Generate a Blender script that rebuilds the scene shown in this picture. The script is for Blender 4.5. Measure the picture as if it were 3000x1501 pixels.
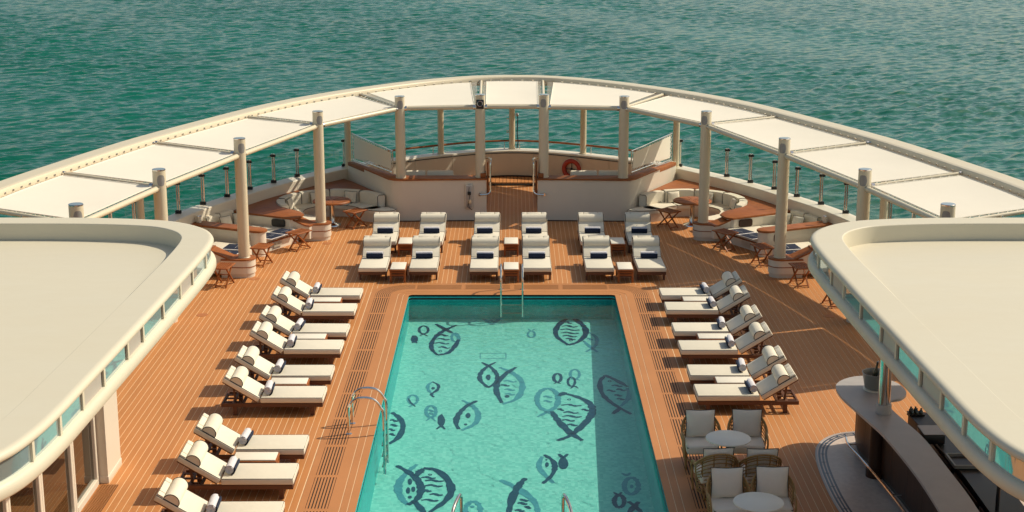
import bpy, bmesh, math, random
import numpy as np
from mathutils import Vector, Matrix
random.seed(7)
PI = math.pi
S = bpy.context.scene
COL = S.collection
for o in list(bpy.data.objects): bpy.data.objects.remove(o)

# ------------------------------------------------------------------ camera
FPX, YH, YC, CX, CAMH = 4500.0, -350.0, 750.5, 1499.0, 9.54
PITCH = math.atan((YC - YH) / FPX)
cam_d = bpy.data.cameras.new('camera'); cam = bpy.data.objects.new('camera', cam_d); COL.objects.link(cam)
cam_d.sensor_width = 36.0; cam_d.lens = 36.0 * FPX / 3000.0
cam_d.clip_start = 0.5; cam_d.clip_end = 20000
cam.location = (0, 0, CAMH); cam.rotation_euler = (PI / 2 - PITCH, 0, 0)
S.camera = cam

# ------------------------------------------------------------------ light
SHX, SHY = -0.98, -0.36                      # shadow offset per metre of height
SUN_EL = math.atan(1 / math.hypot(SHX, SHY)); SUN_AZ = math.atan2(-SHX, -SHY)
w = bpy.data.worlds.new('World'); S.world = w; w.use_nodes = True
nt = w.node_tree; nt.nodes.clear()
sky = nt.nodes.new('ShaderNodeTexSky'); sky.sky_type = 'NISHITA'; sky.sun_disc = False
sky.sun_elevation = SUN_EL; sky.sun_rotation = SUN_AZ
sky.dust_density = 1.6; sky.air_density = 1.0; sky.ozone_density = 1.0
tint = nt.nodes.new('ShaderNodeMix'); tint.data_type = 'RGBA'; tint.blend_type = 'MULTIPLY'
tint.inputs[0].default_value = 1.0; tint.inputs[7].default_value = (1.0, 0.91, 0.77, 1)
bg = nt.nodes.new('ShaderNodeBackground'); bg.inputs[1].default_value = 0.135
wo = nt.nodes.new('ShaderNodeOutputWorld')
nt.links.new(sky.outputs[0], tint.inputs[6]); nt.links.new(tint.outputs[2], bg.inputs[0]); nt.links.new(bg.outputs[0], wo.inputs[0])
sun_d = bpy.data.lights.new('sun', 'SUN'); sun_d.energy = 4.1; sun_d.angle = math.radians(0.5); sun_d.color = (1.0, 0.90, 0.72)
sun = bpy.data.objects.new('sun', sun_d); COL.objects.link(sun)
sun.rotation_euler = Vector((SHX, SHY, -1)).to_track_quat('-Z', 'Y').to_euler()
sun.location = (30, 50, 40)
S.view_settings.view_transform = 'Standard'; S.view_settings.look = 'None'
S.view_settings.exposure = 0.0; S.view_settings.gamma = 1.0
S.render.engine = 'CYCLES'
S.cycles.max_bounces = 6; S.cycles.transparent_max_bounces = 12

# ------------------------------------------------------------------ materials
def mat(name, col, rough=0.5, metal=0.0, noise=None, bump=None, spec=None, rnd=0.0, coat=0.0, sheen=0.0, rough_var=0.0):
    """noise=(scale(x,y,z), amount, second colour) ; bump=(scale, strength, dist); rnd = per-object value variation"""
    m = bpy.data.materials.new(name); m.use_nodes = True
    t = m.node_tree; b = t.nodes['Principled BSDF']; L = t.links.new
    b.inputs['Roughness'].default_value = rough; b.inputs['Metallic'].default_value = metal
    if spec is not None: b.inputs['Specular IOR Level'].default_value = spec
    if coat: b.inputs['Coat Weight'].default_value = coat; b.inputs['Coat Roughness'].default_value = 0.15
    if sheen: b.inputs['Sheen Weight'].default_value = sheen
    c = (*col, 1); b.inputs['Base Color'].default_value = c
    out = None
    tc = t.nodes.new('ShaderNodeTexCoord')
    geo = t.nodes.new('ShaderNodeNewGeometry')
    if noise:
        sc, amt, c2 = noise
        mp = t.nodes.new('ShaderNodeMapping'); mp.inputs['Scale'].default_value = sc if isinstance(sc, tuple) else (sc,) * 3
        L(geo.outputs['Position'], mp.inputs[0])
        n = t.nodes.new('ShaderNodeTexNoise'); n.inputs['Scale'].default_value = 1.0; n.inputs['Detail'].default_value = 5; n.inputs['Roughness'].default_value = 0.62
        L(mp.outputs[0], n.inputs['Vector'])
        rp = t.nodes.new('ShaderNodeMapRange'); rp.inputs[1].default_value = 0.3; rp.inputs[2].default_value = 0.7; rp.inputs[3].default_value = 0; rp.inputs[4].default_value = amt
        L(n.outputs[0], rp.inputs[0])
        mx = t.nodes.new('ShaderNodeMix'); mx.data_type = 'RGBA'; mx.inputs[6].default_value = c; mx.inputs[7].default_value = (*c2, 1)
        L(rp.outputs[0], mx.inputs[0]); out = mx.outputs[2]
        if rough_var:
            rr = t.nodes.new('ShaderNodeMapRange'); rr.inputs[1].default_value = .3; rr.inputs[2].default_value = .7
            rr.inputs[3].default_value = max(0.02, rough - rough_var); rr.inputs[4].default_value = rough + rough_var
            L(n.outputs[0], rr.inputs[0]); L(rr.outputs[0], b.inputs['Roughness'])
    if rnd:
        oi = t.nodes.new('ShaderNodeObjectInfo')
        rp2 = t.nodes.new('ShaderNodeMapRange'); rp2.inputs[3].default_value = 1 - rnd; rp2.inputs[4].default_value = 1 + rnd
        L(oi.outputs['Random'], rp2.inputs[0])
        hs = t.nodes.new('ShaderNodeHueSaturation'); L(rp2.outputs[0], hs.inputs['Value'])
        if out: L(out, hs.inputs['Color'])
        else: hs.inputs['Color'].default_value = c
        out = hs.outputs[0]
    if out: L(out, b.inputs['Base Color'])
    if bump:
        sc, st, ds = bump
        mp = t.nodes.new('ShaderNodeMapping'); mp.inputs['Scale'].default_value = sc if isinstance(sc, tuple) else (sc,) * 3
        L(geo.outputs['Position'], mp.inputs[0])
        n2 = t.nodes.new('ShaderNodeTexNoise'); n2.inputs['Scale'].default_value = 1.0; n2.inputs['Detail'].default_value = 4
        L(mp.outputs[0], n2.inputs['Vector'])
        bp = t.nodes.new('ShaderNodeBump'); bp.inputs['Strength'].default_value = st; bp.inputs['Distance'].default_value = ds
        L(n2.outputs[0], bp.inputs['Height']); L(bp.outputs[0], b.inputs['Normal'])
    return m

M = {}
M['cream'] = mat('cream_paint', (.69, .605, .435), .36, noise=(1.5, .5, (.63, .545, .38)), rough_var=.08)
M['paint'] = mat('white_paint', (.745, .68, .56), .38, noise=(1.3, .55, (.685, .615, .495)), bump=(3, .06, .02), rough_var=.08)
M['roof'] = mat('roof_paint', (.67, .615, .47), .5, noise=((.5, .9, .5), .7, (.615, .56, .425)), bump=(2.0, .05, .03), rough_var=.1)
M['panel'] = mat('panel_paint', (.66, .59, .47), .45, noise=(1.0, .5, (.60, .53, .42)))
M['opaque_panel'] = mat('frosted_panel', (.47, .42, .365), .35, noise=((6, 2, .4), .5, (.41, .365, .315)))
M['fabric'] = mat('cream_canvas', (.75, .69, .555), .9, noise=(5, .5, (.70, .64, .505)), bump=(7, .35, .02), rnd=.05, sheen=.1)
M['awning'] = mat('awning_canvas', (.90, .845, .715), .85, noise=(.7, .6, (.86, .80, .67)), bump=(2, .25, .03))
def translucent(m, f):
    t = m.node_tree; L = t.links.new; b = t.nodes['Principled BSDF']; o = t.nodes['Material Output']
    tr = t.nodes.new('ShaderNodeBsdfTranslucent'); mx = t.nodes.new('ShaderNodeMixShader'); mx.inputs[0].default_value = f
    src = b.inputs['Base Color'].links[0].from_socket; L(src, tr.inputs[0])
    L(b.outputs[0], mx.inputs[1]); L(tr.outputs[0], mx.inputs[2]); L(mx.outputs[0], o.inputs[0])
translucent(M['awning'], .14)
M['pillow'] = mat('pillow_canvas', (.84, .755, .635), .92, noise=(6, .5, (.77, .69, .57)), bump=(9, .4, .02), rnd=.04)
M['piping'] = mat('dark_piping', (.035, .035, .035), .8)
M['deckwood'] = mat('deck_teak', (.545, .228, .070), .62, noise=((1.1, .45, 1), .6, (.455, .175, .050)), rnd=.05, bump=((60, 3, 1), .15, .004))
M['surround'] = mat('pool_surround_teak', (.51, .215, .072), .6, noise=((.8, .7, 1), .6, (.43, .17, .053)), rnd=.04, bump=((25, 25, 1), .12, .004))
M['caulk'] = mat('white_caulking', (.86, .66, .40), .7)
M['teak'] = mat('varnished_teak', (.36, .118, .030), .5, noise=((4, 14, 9), .8, (.19, .052, .013)), rnd=.08, spec=.3)
M['frame'] = mat('lounger_teak', (.13, .048, .02), .55, noise=((12, 12, 20), .6, (.085, .03, .012)), rnd=.1)
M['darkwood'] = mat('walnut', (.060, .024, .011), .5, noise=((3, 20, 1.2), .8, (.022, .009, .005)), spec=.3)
M['black'] = mat('black_fitting', (.012, .012, .012), .4)
M['trough'] = mat('drain_trough', (.02, .016, .012), .9)
M['chrome'] = mat('polished_steel', (.74, .72, .68), .12, 1.0, noise=(9, .4, (.6, .58, .55)), rough_var=.05)
M['navy'] = mat('navy_terry', (.005, .012, .038), .95, noise=(30, .5, (.008, .018, .05)), bump=(60, .5, .01))
M['towel'] = mat('white_terry', (.72, .70, .72), .97, noise=(18, .5, (.62, .60, .62)), bump=(45, .8, .012))
M['print'] = mat('white_print', (.7, .7, .7), .9)
M['rope'] = mat('white_rope', (.72, .68, .58), .9)
M['lampglass'] = mat('lamp_lens', (.33, .32, .30), .2, noise=(8, .5, (.22, .22, .22)))
M['stone'] = mat('grey_counter', (.43, .40, .38), .42, noise=(3, .6, (.36, .33, .31)))
M['rattan'] = mat('rattan_cane', (.40, .23, .07), .5, noise=(22, .7, (.22, .11, .03)), rnd=.1)
M['tabletop'] = mat('table_laminate', (.86, .80, .67), .45, noise=(4, .4, (.80, .74, .61)))
M['lifering'] = mat('red_lifebuoy', (.40, .05, .03), .5, noise=(8, .4, (.40, .04, .02)))
M['bucket'] = mat('bucket_metal', (.26, .26, .24), .4, .3)
M['bottle'] = mat('dark_bottle', (.02, .03, .018), .08, coat=.5)
M['hull'] = mat('hull_paint', (.70, .68, .62), .35, noise=(.4, .4, (.6, .58, .52)))
M['dot'] = mat('deck_fitting', (.45, .165, .055), .5)

def glass_mat(name, tint, refl=1.0, rough=0.02):
    m = bpy.data.materials.new(name); m.use_nodes = True; t = m.node_tree; t.nodes.clear(); L = t.links.new
    o = t.nodes.new('ShaderNodeOutputMaterial'); mx = t.nodes.new('ShaderNodeMixShader')
    tr = t.nodes.new('ShaderNodeBsdfTransparent'); tr.inputs[0].default_value = (*tint, 1)
    gl = t.nodes.new('ShaderNodeBsdfGlossy'); gl.inputs['Roughness'].default_value = rough
    fr = t.nodes.new('ShaderNodeFresnel'); fr.inputs[0].default_value = 1.45
    ml = t.nodes.new('ShaderNodeMath'); ml.operation = 'MULTIPLY'; ml.inputs[1].default_value = refl; ml.use_clamp = True
    geo = t.nodes.new('ShaderNodeNewGeometry'); io = t.nodes.new('ShaderNodeMapRange'); io.inputs[3].default_value = 1.45; io.inputs[4].default_value = 1 / 1.45
    L(geo.outputs['Backfacing'], io.inputs[0]); L(io.outputs[0], fr.inputs[0])        # a thin pane reflects alike from both sides
    L(fr.outputs[0], ml.inputs[0]); L(ml.outputs[0], mx.inputs[0]); L(tr.outputs[0], mx.inputs[1]); L(gl.outputs[0], mx.inputs[2]); L(mx.outputs[0], o.inputs[0])
    return m
M['glass'] = glass_mat('clear_glass', (.90, .95, .93))
M['doorglass'] = glass_mat('door_glass', (.30, .33, .28), 1.6)
def pane_mat():
    m = bpy.data.materials.new('mirror_pane'); m.use_nodes = True; t = m.node_tree; t.nodes.clear(); L = t.links.new
    o = t.nodes.new('ShaderNodeOutputMaterial'); mx = t.nodes.new('ShaderNodeMixShader'); mx.inputs[0].default_value = .52
    df = t.nodes.new('ShaderNodeBsdfDiffuse'); df.inputs[0].default_value = (.33, .39, .38, 1)
    gl = t.nodes.new('ShaderNodeBsdfGlossy'); gl.inputs['Roughness'].default_value = .03; gl.inputs[0].default_value = (.85, .95, .95, 1)
    L(df.outputs[0], mx.inputs[1]); L(gl.outputs[0], mx.inputs[2]); L(mx.outputs[0], o.inputs[0])
    return m
M['pane'] = pane_mat()

def pool_tile(name, c1, c2, c3):
    m = bpy.data.materials.new(name); m.use_nodes = True; t = m.node_tree; L = t.links.new; b = t.nodes['Principled BSDF']
    b.inputs['Roughness'].default_value = .3
    geo = t.nodes.new('ShaderNodeNewGeometry')
    sc = t.nodes.new('ShaderNodeVectorMath'); sc.operation = 'SCALE'; sc.inputs['Scale'].default_value = 17; L(geo.outputs['Position'], sc.inputs[0])
    fl = t.nodes.new('ShaderNodeVectorMath'); fl.operation = 'FLOOR'; L(sc.outputs[0], fl.inputs[0])
    wn = t.nodes.new('ShaderNodeTexWhiteNoise'); L(fl.outputs[0], wn.inputs['Vector'])
    n = t.nodes.new('ShaderNodeTexNoise'); n.inputs['Scale'].default_value = 2.5; n.inputs['Detail'].default_value = 8; n.inputs['Roughness'].default_value = .8; L(geo.outputs['Position'], n.inputs['Vector'])
    cr = t.nodes.new('ShaderNodeValToRGB'); e = cr.color_ramp.elements
    e[0].position = 0.0; e[0].color = (*c2, 1); e[1].position = 1.0; e[1].color = (*c3, 1); k = e.new(.5); k.color = (*c1, 1)
    ad = t.nodes.new('ShaderNodeMath'); ad.operation = 'MULTIPLY_ADD'; ad.inputs[1].default_value = .45; L(wn.outputs[0], ad.inputs[0])
    m2 = t.nodes.new('ShaderNodeMath'); m2.operation = 'MULTIPLY'; m2.inputs[1].default_value = .58; L(n.outputs[0], m2.inputs[0]); L(m2.outputs[0], ad.inputs[2])
    L(ad.outputs[0], cr.inputs[0]); L(cr.outputs[0], b.inputs['Base Color'])
    return m
M['tile'] = pool_tile('aqua_mosaic', (.37, .72, .66), (.22, .53, .50), (.60, .89, .82))
M['walltile'] = pool_tile('teal_wall_mosaic', (.012, .42, .44), (.008, .32, .35), (.03, .54, .55))
M['fishdark'] = pool_tile('navy_mosaic', (.001, .036, .100), (.001, .022, .07), (.003, .055, .135))
M['fishlight'] = pool_tile('greyblue_mosaic', (.10, .31, .41), (.07, .24, .35), (.14, .39, .47))
M['barfloor'] = pool_tile('grey_mosaic', (.60, .48, .40), (.50, .39, .32), (.70, .57, .48))
M['bluetile'] = mat('blue_tile', (.01, .035, .075), .3)

def water_mat():
    m = bpy.data.materials.new('pool_water'); m.use_nodes = True; t = m.node_tree; t.nodes.clear(); L = t.links.new
    o = t.nodes.new('ShaderNodeOutputMaterial'); mx = t.nodes.new('ShaderNodeMixShader')
    tr = t.nodes.new('ShaderNodeBsdfTransparent'); tr.inputs[0].default_value = (.70, .97, .93, 1)
    gl = t.nodes.new('ShaderNodeBsdfGlossy'); gl.inputs['Roughness'].default_value = .03
    fr = t.nodes.new('ShaderNodeFresnel'); fr.inputs[0].default_value = 1.33
    geo = t.nodes.new('ShaderNodeNewGeometry')
    mp = t.nodes.new('ShaderNodeMapping'); mp.inputs['Scale'].default_value = (2.2, 3.2, 1); mp.inputs['Rotation'].default_value = (0, 0, .4); L(geo.outputs['Position'], mp.inputs[0])
    n = t.nodes.new('ShaderNodeTexNoise'); n.inputs['Scale'].default_value = 1.6; n.inputs['Detail'].default_value = 4; n.inputs['Distortion'].default_value = .8; L(mp.outputs[0], n.inputs['Vector'])
    bp = t.nodes.new('ShaderNodeBump'); bp.inputs['Strength'].default_value = .16; bp.inputs['Distance'].default_value = .05; L(n.outputs[0], bp.inputs['Height'])
    L(bp.outputs[0], gl.inputs['Normal']); L(bp.outputs[0], fr.inputs['Normal'])
    L(fr.outputs[0], mx.inputs[0]); L(tr.outputs[0], mx.inputs[1]); L(gl.outputs[0], mx.inputs[2]); L(mx.outputs[0], o.inputs[0])
    return m
M['water'] = water_mat()

def sea_mat():
    m = bpy.data.materials.new('sea_water'); m.use_nodes = True; t = m.node_tree; L = t.links.new; b = t.nodes['Principled BSDF']
    b.inputs['Roughness'].default_value = .10; b.inputs['IOR'].default_value = 1.33; b.inputs['Specular IOR Level'].default_value = .33
    geo = t.nodes.new('ShaderNodeNewGeometry')
    big = t.nodes.new('ShaderNodeTexNoise'); big.inputs['Scale'].default_value = .02; big.inputs['Detail'].default_value = 3; L(geo.outputs['Position'], big.inputs['Vector'])
    cr = t.nodes.new('ShaderNodeValToRGB'); e = cr.color_ramp.elements
    e[0].position = .3; e[0].color = (.001, .090, .056, 1); e[1].position = .7; e[1].color = (.001, .115, .078, 1)
    L(big.outputs[0], cr.inputs[0]); L(cr.outputs[0], b.inputs['Base Color'])
    hs = []
    for sc, rot, det in (((.9, 1.6, 1), .65, 3), ((3.2, 5.0, 1), .5, 3)):
        mp = t.nodes.new('ShaderNodeMapping'); mp.inputs['Scale'].default_value = sc; mp.inputs['Rotation'].default_value = (0, 0, rot); L(geo.outputs['Position'], mp.inputs[0])
        n = t.nodes.new('ShaderNodeTexNoise'); n.inputs['Scale'].default_value = 1; n.inputs['Detail'].default_value = det; n.inputs['Distortion'].default_value = .5; L(mp.outputs[0], n.inputs['Vector'])
        hs.append(n.outputs[0])
    prev = None
    for h, st, ds in zip(hs, (.55, .6), (.06, .028)):
        bp = t.nodes.new('ShaderNodeBump'); bp.inputs['Strength'].default_value = st; bp.inputs['Distance'].default_value = ds
        L(h, bp.inputs['Height'])
        if prev: L(prev, bp.inputs['Normal'])
        prev = bp.outputs[0]
    L(prev, b.inputs['Normal'])
    return m
M['sea'] = sea_mat()

# ------------------------------------------------------------------ mesh helpers
def V(*a): return Vector(a)
def cr(pts, n=8, closed=False):
    """Catmull-Rom resample of a list of tuples"""
    P = [Vector(p) for p in pts]; out = []; N = len(P)
    rng = range(N if closed else N - 1)
    for i in rng:
        if closed: p0, p1, p2, p3 = P[i - 1], P[i], P[(i + 1) % N], P[(i + 2) % N]
        else: p0 = P[i - 1] if i else P[0] * 2 - P[1]; p1 = P[i]; p2 = P[i + 1]; p3 = P[i + 2] if i + 2 < N else P[-1] * 2 - P[-2]
        for k in range(n):
            t = k / n
            out.append(.5 * ((2 * p1) + (p2 - p0) * t + (2 * p0 - 5 * p1 + 4 * p2 - p3) * t * t + (3 * p1 - p0 - 3 * p2 + p3) * t ** 3))
    if not closed: out.append(P[-1].copy())
    return out
def offset(path, d):
    """offset a 2-D polyline to its left by d"""
    P = [Vector((p[0], p[1])) for p in path]; out = []
    for i, p in enumerate(P):
        a = (P[i] - P[i - 1]).normalized() if i else None
        b = (P[i + 1] - P[i]).normalized() if i + 1 < len(P) else None
        if a is None: a = b
        if b is None: b = a
        n1 = Vector((-a.y, a.x)); n2 = Vector((-b.y, b.x)); n = (n1 + n2)
        n = n.normalized() if n.length > 1e-6 else n1
        c = max(.35, n.dot(n1)); out.append(p + n * (d / c))
    return out

class MB:
    def __init__(self): self.v = []; self.f = []
    def add(self, vs, fs, mt=None):
        o = len(self.v)
        if mt is not None: vs = [mt @ Vector(v) for v in vs]
        self.v += [tuple(v) for v in vs]; self.f += [tuple(i + o for i in f) for f in fs]
        return self
    def box(self, c, s, bev=0, seg=2, mt=None):
        bm = bmesh.new(); bmesh.ops.create_cube(bm, size=1)
        for v in bm.verts: v.co = Vector((v.co.x * s[0] + c[0], v.co.y * s[1] + c[1], v.co.z * s[2] + c[2]))
        if bev: bmesh.ops.bevel(bm, geom=list(bm.edges), offset=bev, segments=seg, profile=.5, affect='EDGES')
        bm.verts.index_update()
        self.add([v.co.copy() for v in bm.verts], [[v.index for v in f.verts] for f in bm.faces], mt); bm.free(); return self
    def bar(self, a, b, w, h, up=(0, 0, 1)):
        a = Vector(a); b = Vector(b); d = (b - a); L = d.length; d.normalize(); up = Vector(up)
        x = d.cross(up)
        if x.length < 1e-4: x = d.cross(Vector((0, 1, 0)))
        x.normalize(); z = x.cross(d)
        mt = Matrix((( x.x, d.x, z.x, a.x), (x.y, d.y, z.y, a.y), (x.z, d.z, z.z, a.z), (0, 0, 0, 1)))
        vs = [(sx * w / 2, y, sz * h / 2) for y in (0, L) for sx, sz in ((-1, -1), (1, -1), (1, 1), (-1, 1))]
        fs = [(0, 1, 2, 3), (7, 6, 5, 4), (0, 4, 5, 1), (1, 5, 6, 2), (2, 6, 7, 3), (3, 7, 4, 0)]
        return self.add(vs, fs, mt)
    def tube(self, pts, r, n=8, closed=False, cap=True, sx=1.0):
        P = [Vector(p) for p in pts]; N = len(P); vs = []; fs = []
        t0 = (P[1] - P[0]).normalized(); ref = Vector((0, 0, 1)) if abs(t0.z) < .9 else Vector((1, 0, 0))
        u = t0.cross(ref).normalized(); rr = r if hasattr(r, '__len__') else [r] * N
        for i in range(N):
            if closed: t = (P[(i + 1) % N] - P[i - 1]).normalized()
            else: t = (P[min(i + 1, N - 1)] - P[max(i - 1, 0)]).normalized()
            u = (u - t * u.dot(t)).normalized(); v = t.cross(u)
            for k in range(n):
                a = 2 * PI * k / n; vs.append(P[i] + (u * math.cos(a) * sx + v * math.sin(a)) * rr[i])
        for i in range(N if closed else N - 1):
            j = (i + 1) % N
            for k in range(n): fs.append((i * n + k, i * n + (k + 1) % n, j * n + (k + 1) % n, j * n + k))
        if cap and not closed: fs.append(tuple(range(n))[::-1]); fs.append(tuple((N - 1) * n + k for k in range(n)))
        return self.add(vs, fs)
    def lathe(self, prof, n=24, c=(0, 0, 0), a0=0, a1=2 * PI, sy=1.0):
        full = abs(a1 - a0 - 2 * PI) < 1e-6; m = n if full else n + 1; vs = []; fs = []; k = len(prof)
        for i in range(m):
            a = a0 + (a1 - a0) * i / n
            for r, z in prof: vs.append((c[0] + r * math.cos(a), c[1] + r * math.sin(a) * sy, c[2] + z))
        for i in range(n):
            j = (i + 1) % m
            for q in range(k - 1): fs.append((i * k + q, j * k + q, j * k + q + 1, i * k + q + 1))
        return self.add(vs, fs)
    def prism(self, poly, z0, z1, bev=0, seg=2):
        bm = bmesh.new(); lo = [bm.verts.new((p[0], p[1], z0)) for p in poly]; hi = [bm.verts.new((p[0], p[1], z1)) for p in poly]
        n = len(poly); bm.faces.new(lo[::-1]); top = bm.faces.new(hi)
        for i in range(n): bm.faces.new((lo[i], lo[(i + 1) % n], hi[(i + 1) % n], hi[i]))
        if bev: bmesh.ops.bevel(bm, geom=list(top.edges), offset=bev, segments=seg, profile=.5, affect='EDGES')
        bmesh.ops.recalc_face_normals(bm, faces=bm.faces[:]); bm.verts.index_update()
        self.add([v.co.copy() for v in bm.verts], [[v.index for v in f.verts] for f in bm.faces]); bm.free(); return self
    def sweep(self, path, prof, closed_prof=True, cap=True):
        """prof: (offset to the left, z) swept along a 2-D path"""
        rows = [offset(path, o) for o, z in prof]; N = len(path); K = len(prof); vs = []; fs = []
        for i in range(N):
            for k in range(K): vs.append((rows[k][i].x, rows[k][i].y, prof[k][1]))
        for i in range(N - 1):
            for k in range(K if closed_prof else K - 1):
                k2 = (k + 1) % K; fs.append((i * K + k, i * K + k2, (i + 1) * K + k2, (i + 1) * K + k))
        if closed_prof and cap: fs.append(tuple(range(K))); fs.append(tuple((N - 1) * K + k for k in range(K))[::-1])
        return self.add(vs, fs)
    def mesh(self, name, m, smooth=True, angle=35, recalc=True):
        me = bpy.data.meshes.new(name); me.from_pydata(self.v, [], self.f); me.validate()
        if recalc:
            bm = bmesh.new(); bm.from_mesh(me); bmesh.ops.recalc_face_normals(bm, faces=bm.faces[:]); bm.to_mesh(me); bm.free()
        me.materials.append(M[m])
        if smooth:
            me.shade_smooth(); me.set_sharp_from_angle(angle=math.radians(angle))
        me.update(); return me
    def build(self, name, m, parent=None, smooth=True, angle=35, recalc=True, world=True):
        o = bpy.data.objects.new(name, self.mesh(name, m, smooth, angle, recalc)); COL.objects.link(o)
        if parent is not None: attach(o, parent, world)
        return o
def attach(o, parent, world=True):
    o.parent = parent
    if world:
        off = Vector((0, 0, 0)); p = parent
        while p is not None: off += p.location; p = p.parent
        o.location = o.location - off
def tag(o, label=None, cat=None, group=None, kind=None):
    if label: o['label'] = label
    if cat: o['category'] = cat
    if group: o['group'] = group
    if kind: o['kind'] = kind
    return o
def thing(name, label, cat, loc=(0, 0, 0), rz=0, group=None):
    o = bpy.data.objects.new(name, None); COL.objects.link(o); o.empty_display_size = .2
    o.location = loc; o.rotation_euler = (0, 0, rz); return tag(o, label, cat, group)
def inst(name, me, parent, loc=(0, 0, 0), rz=0, world=True):
    o = bpy.data.objects.new(name, me); COL.objects.link(o); o.location = loc; o.rotation_euler = (0, 0, rz)
    if parent is not None: attach(o, parent, world)
    return o
def copy_tree(o, parent=None):
    c = o.copy(); COL.objects.link(c); c.parent = parent
    for ch in list(o.children): copy_tree(ch, c)
    return c
def place(proto, used, loc, rz, label, group=None):
    """first call moves the prototype itself, later calls copy it with its parts"""
    o = proto if not used else copy_tree(proto)
    used.append(1); o.location = loc; o.rotation_euler = (0, 0, rz); o['label'] = label
    if group: o['group'] = group
    return o
def ray(u, v):
    a = (u - CX) / FPX; b = (v - YC) / FPX; c, s = math.cos(PITCH), math.sin(PITCH)
    return a, c - b * s, -s - b * c
SIDE = {-1: 'arched ladder side', 1: 'bar side'}
ORD = ['first', 'second', 'third', 'fourth', 'fifth', 'sixth', 'seventh', 'eighth', 'ninth']

# ================================================================== SETTING
# ---- sea : displaced grid in the field of view, flat sheet beyond
SEA_Z = -17.0
def build_sea():
    rng = np.random.default_rng(3)
    Y = np.concatenate([np.geomspace(62, 110, 90)[:-1], np.geomspace(110, 400, 1000)[:-1], np.geomspace(400, 1000, 130)])
    rows = len(Y); cols = 780; dY = np.gradient(Y)
    tx = np.linspace(-.46, .46, cols)
    YY = np.repeat(Y[:, None], cols, 1); XX = YY * tx[None, :]
    Z = np.zeros_like(XX); NW = 120; sp = np.repeat(dY[:, None], cols, 1)
    for i in range(NW):
        lam = 0.6 * (5.0 / 0.6) ** rng.random()
        th = math.radians(-50) + rng.normal() * .36
        slope = .029 * (1.15 if lam < 4 else .8) * (0.6 + .8 * rng.random())
        k = 2 * math.pi / lam; ph = rng.random() * 6.28
        fade = np.clip((lam / (sp * 2.2)) ** 2 - .2, 0, 1)
        a = k * (XX * math.cos(th) + YY * math.sin(th)) + ph
        Z += slope / k * fade * (np.sin(a) + .16 * np.cos(2 * a))
    # gusts: patches of rougher and calmer water
    env = 0.85 + .2 * np.sin(XX * .05 + 1.3 * np.sin(YY * .021)) * np.sin(YY * .035 + .7 + .02 * XX) + .12 * np.sin(XX * .13 + YY * .07)
    Z = Z * env + SEA_Z
    vs = np.stack([XX, YY, Z], -1).reshape(-1, 3)
    i = np.arange(rows - 1)[:, None] * cols + np.arange(cols - 1)[None, :]
    q = np.stack([i, i + 1, i + cols + 1, i + cols], -1).reshape(-1, 4)
    n0 = len(vs); R = 9000.0
    extra = [(-R, -R, SEA_Z - .5), (R, -R, SEA_Z - .5), (R, R, SEA_Z - .5), (-R, R, SEA_Z - .5)]
    vs = np.concatenate([vs, np.array(extra)]); q = np.concatenate([q, np.array([[n0, n0 + 1, n0 + 2, n0 + 3]])])
    me = bpy.data.meshes.new('sea'); me.vertices.add(len(vs)); me.vertices.foreach_set('co', vs.astype(np.float32).ravel())
    me.loops.add(q.size); me.loops.foreach_set('vertex_index', q.astype(np.int32).ravel())
    me.polygons.add(len(q)); me.polygons.foreach_set('loop_start', np.arange(0, q.size, 4, dtype=np.int32))
    me.update(calc_edges=True); me.validate(); me.shade_smooth(); me.materials.append(M['sea'])
    o = bpy.data.objects.new('sea', me); COL.objects.link(o); tag(o, 'rippled green sea around the ship', 'sea', kind='structure')
build_sea()

# ---- plan curves (positive x half ; y aft)
RP = [(0, 50.05), (1.15, 49.8), (2.3, 49.2), (3.9, 48.1), (5.2, 46.85), (6.41, 45.1), (6.97, 44.15), (7.5, 43.15), (7.96, 42.1), (8.43, 41.05), (8.86, 39.9), (9.3, 38.3), (9.75, 36.3), (10.2, 34.0), (10.6, 31.5), (10.9, 29), (11.1, 26), (11.15, 20), (11.15, 8)]
rp_r = cr([(-1.15, 49.8)] + RP, 5)[5:]            # right half, starting at the centre line
full_rp = [Vector((-p.x, p.y)) for p in rp_r[::-1]][:-1] + [Vector((p.x, p.y)) for p in rp_r]   # bow-left -> centre -> right
# travelling left -> right over the top: the left normal points outward (aft)
def rp_y(x):
    x = abs(x)
    for a, b in zip(rp_r, rp_r[1:]):
        if a.x <= x <= b.x: return a.y + (b.y - a.y) * (x - a.x) / max(1e-6, b.x - a.x)
    return 8
LEDGE = .95

# ---- deck : caulk sheet and planks
PW, PLEN = 2.44, 35.14
NEAR = 20.8
def ring(d, n=10):
    hw = PW + d; yt = PLEN + d * 1.15; r = .10 + d * .85; pts = [(-hw, NEAR)]
    for yy in np.linspace(NEAR, yt - r, 8)[1:-1]: pts.append((-hw, float(yy)))
    for k in range(n + 1):
        a = PI - (PI / 2) * k / n; pts.append((-hw + r + r * math.cos(a), yt - r + r * math.sin(a)))
    pts += [(-p[0], p[1]) for p in pts[::-1]]
    return pts
def strip(d0, d1, z, skirt=.008):
    A, B = ring(d0), ring(d1); m = MB(); n = len(A)
    vs = [(x, y, z) for x, y in A] + [(x, y, z) for x, y in B] + [(x, y, z - skirt) for x, y in A] + [(x, y, z - skirt) for x, y in B]
    fs = []
    for i in range(n - 1):
        fs += [(i, i + 1, n + i + 1, n + i), (2 * n + i, 2 * n + i + 1, i + 1, i), (n + i, n + i + 1, 3 * n + i + 1, 3 * n + i)]
    return m.add(vs, fs)
deck = thing('deck', 'ship deck of orange teak planks with pale caulked seams', 'deck'); deck['kind'] = 'structure'
m = MB()
A = ring(.0); zc_ = -.0035
vs = []; fs = []
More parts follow.
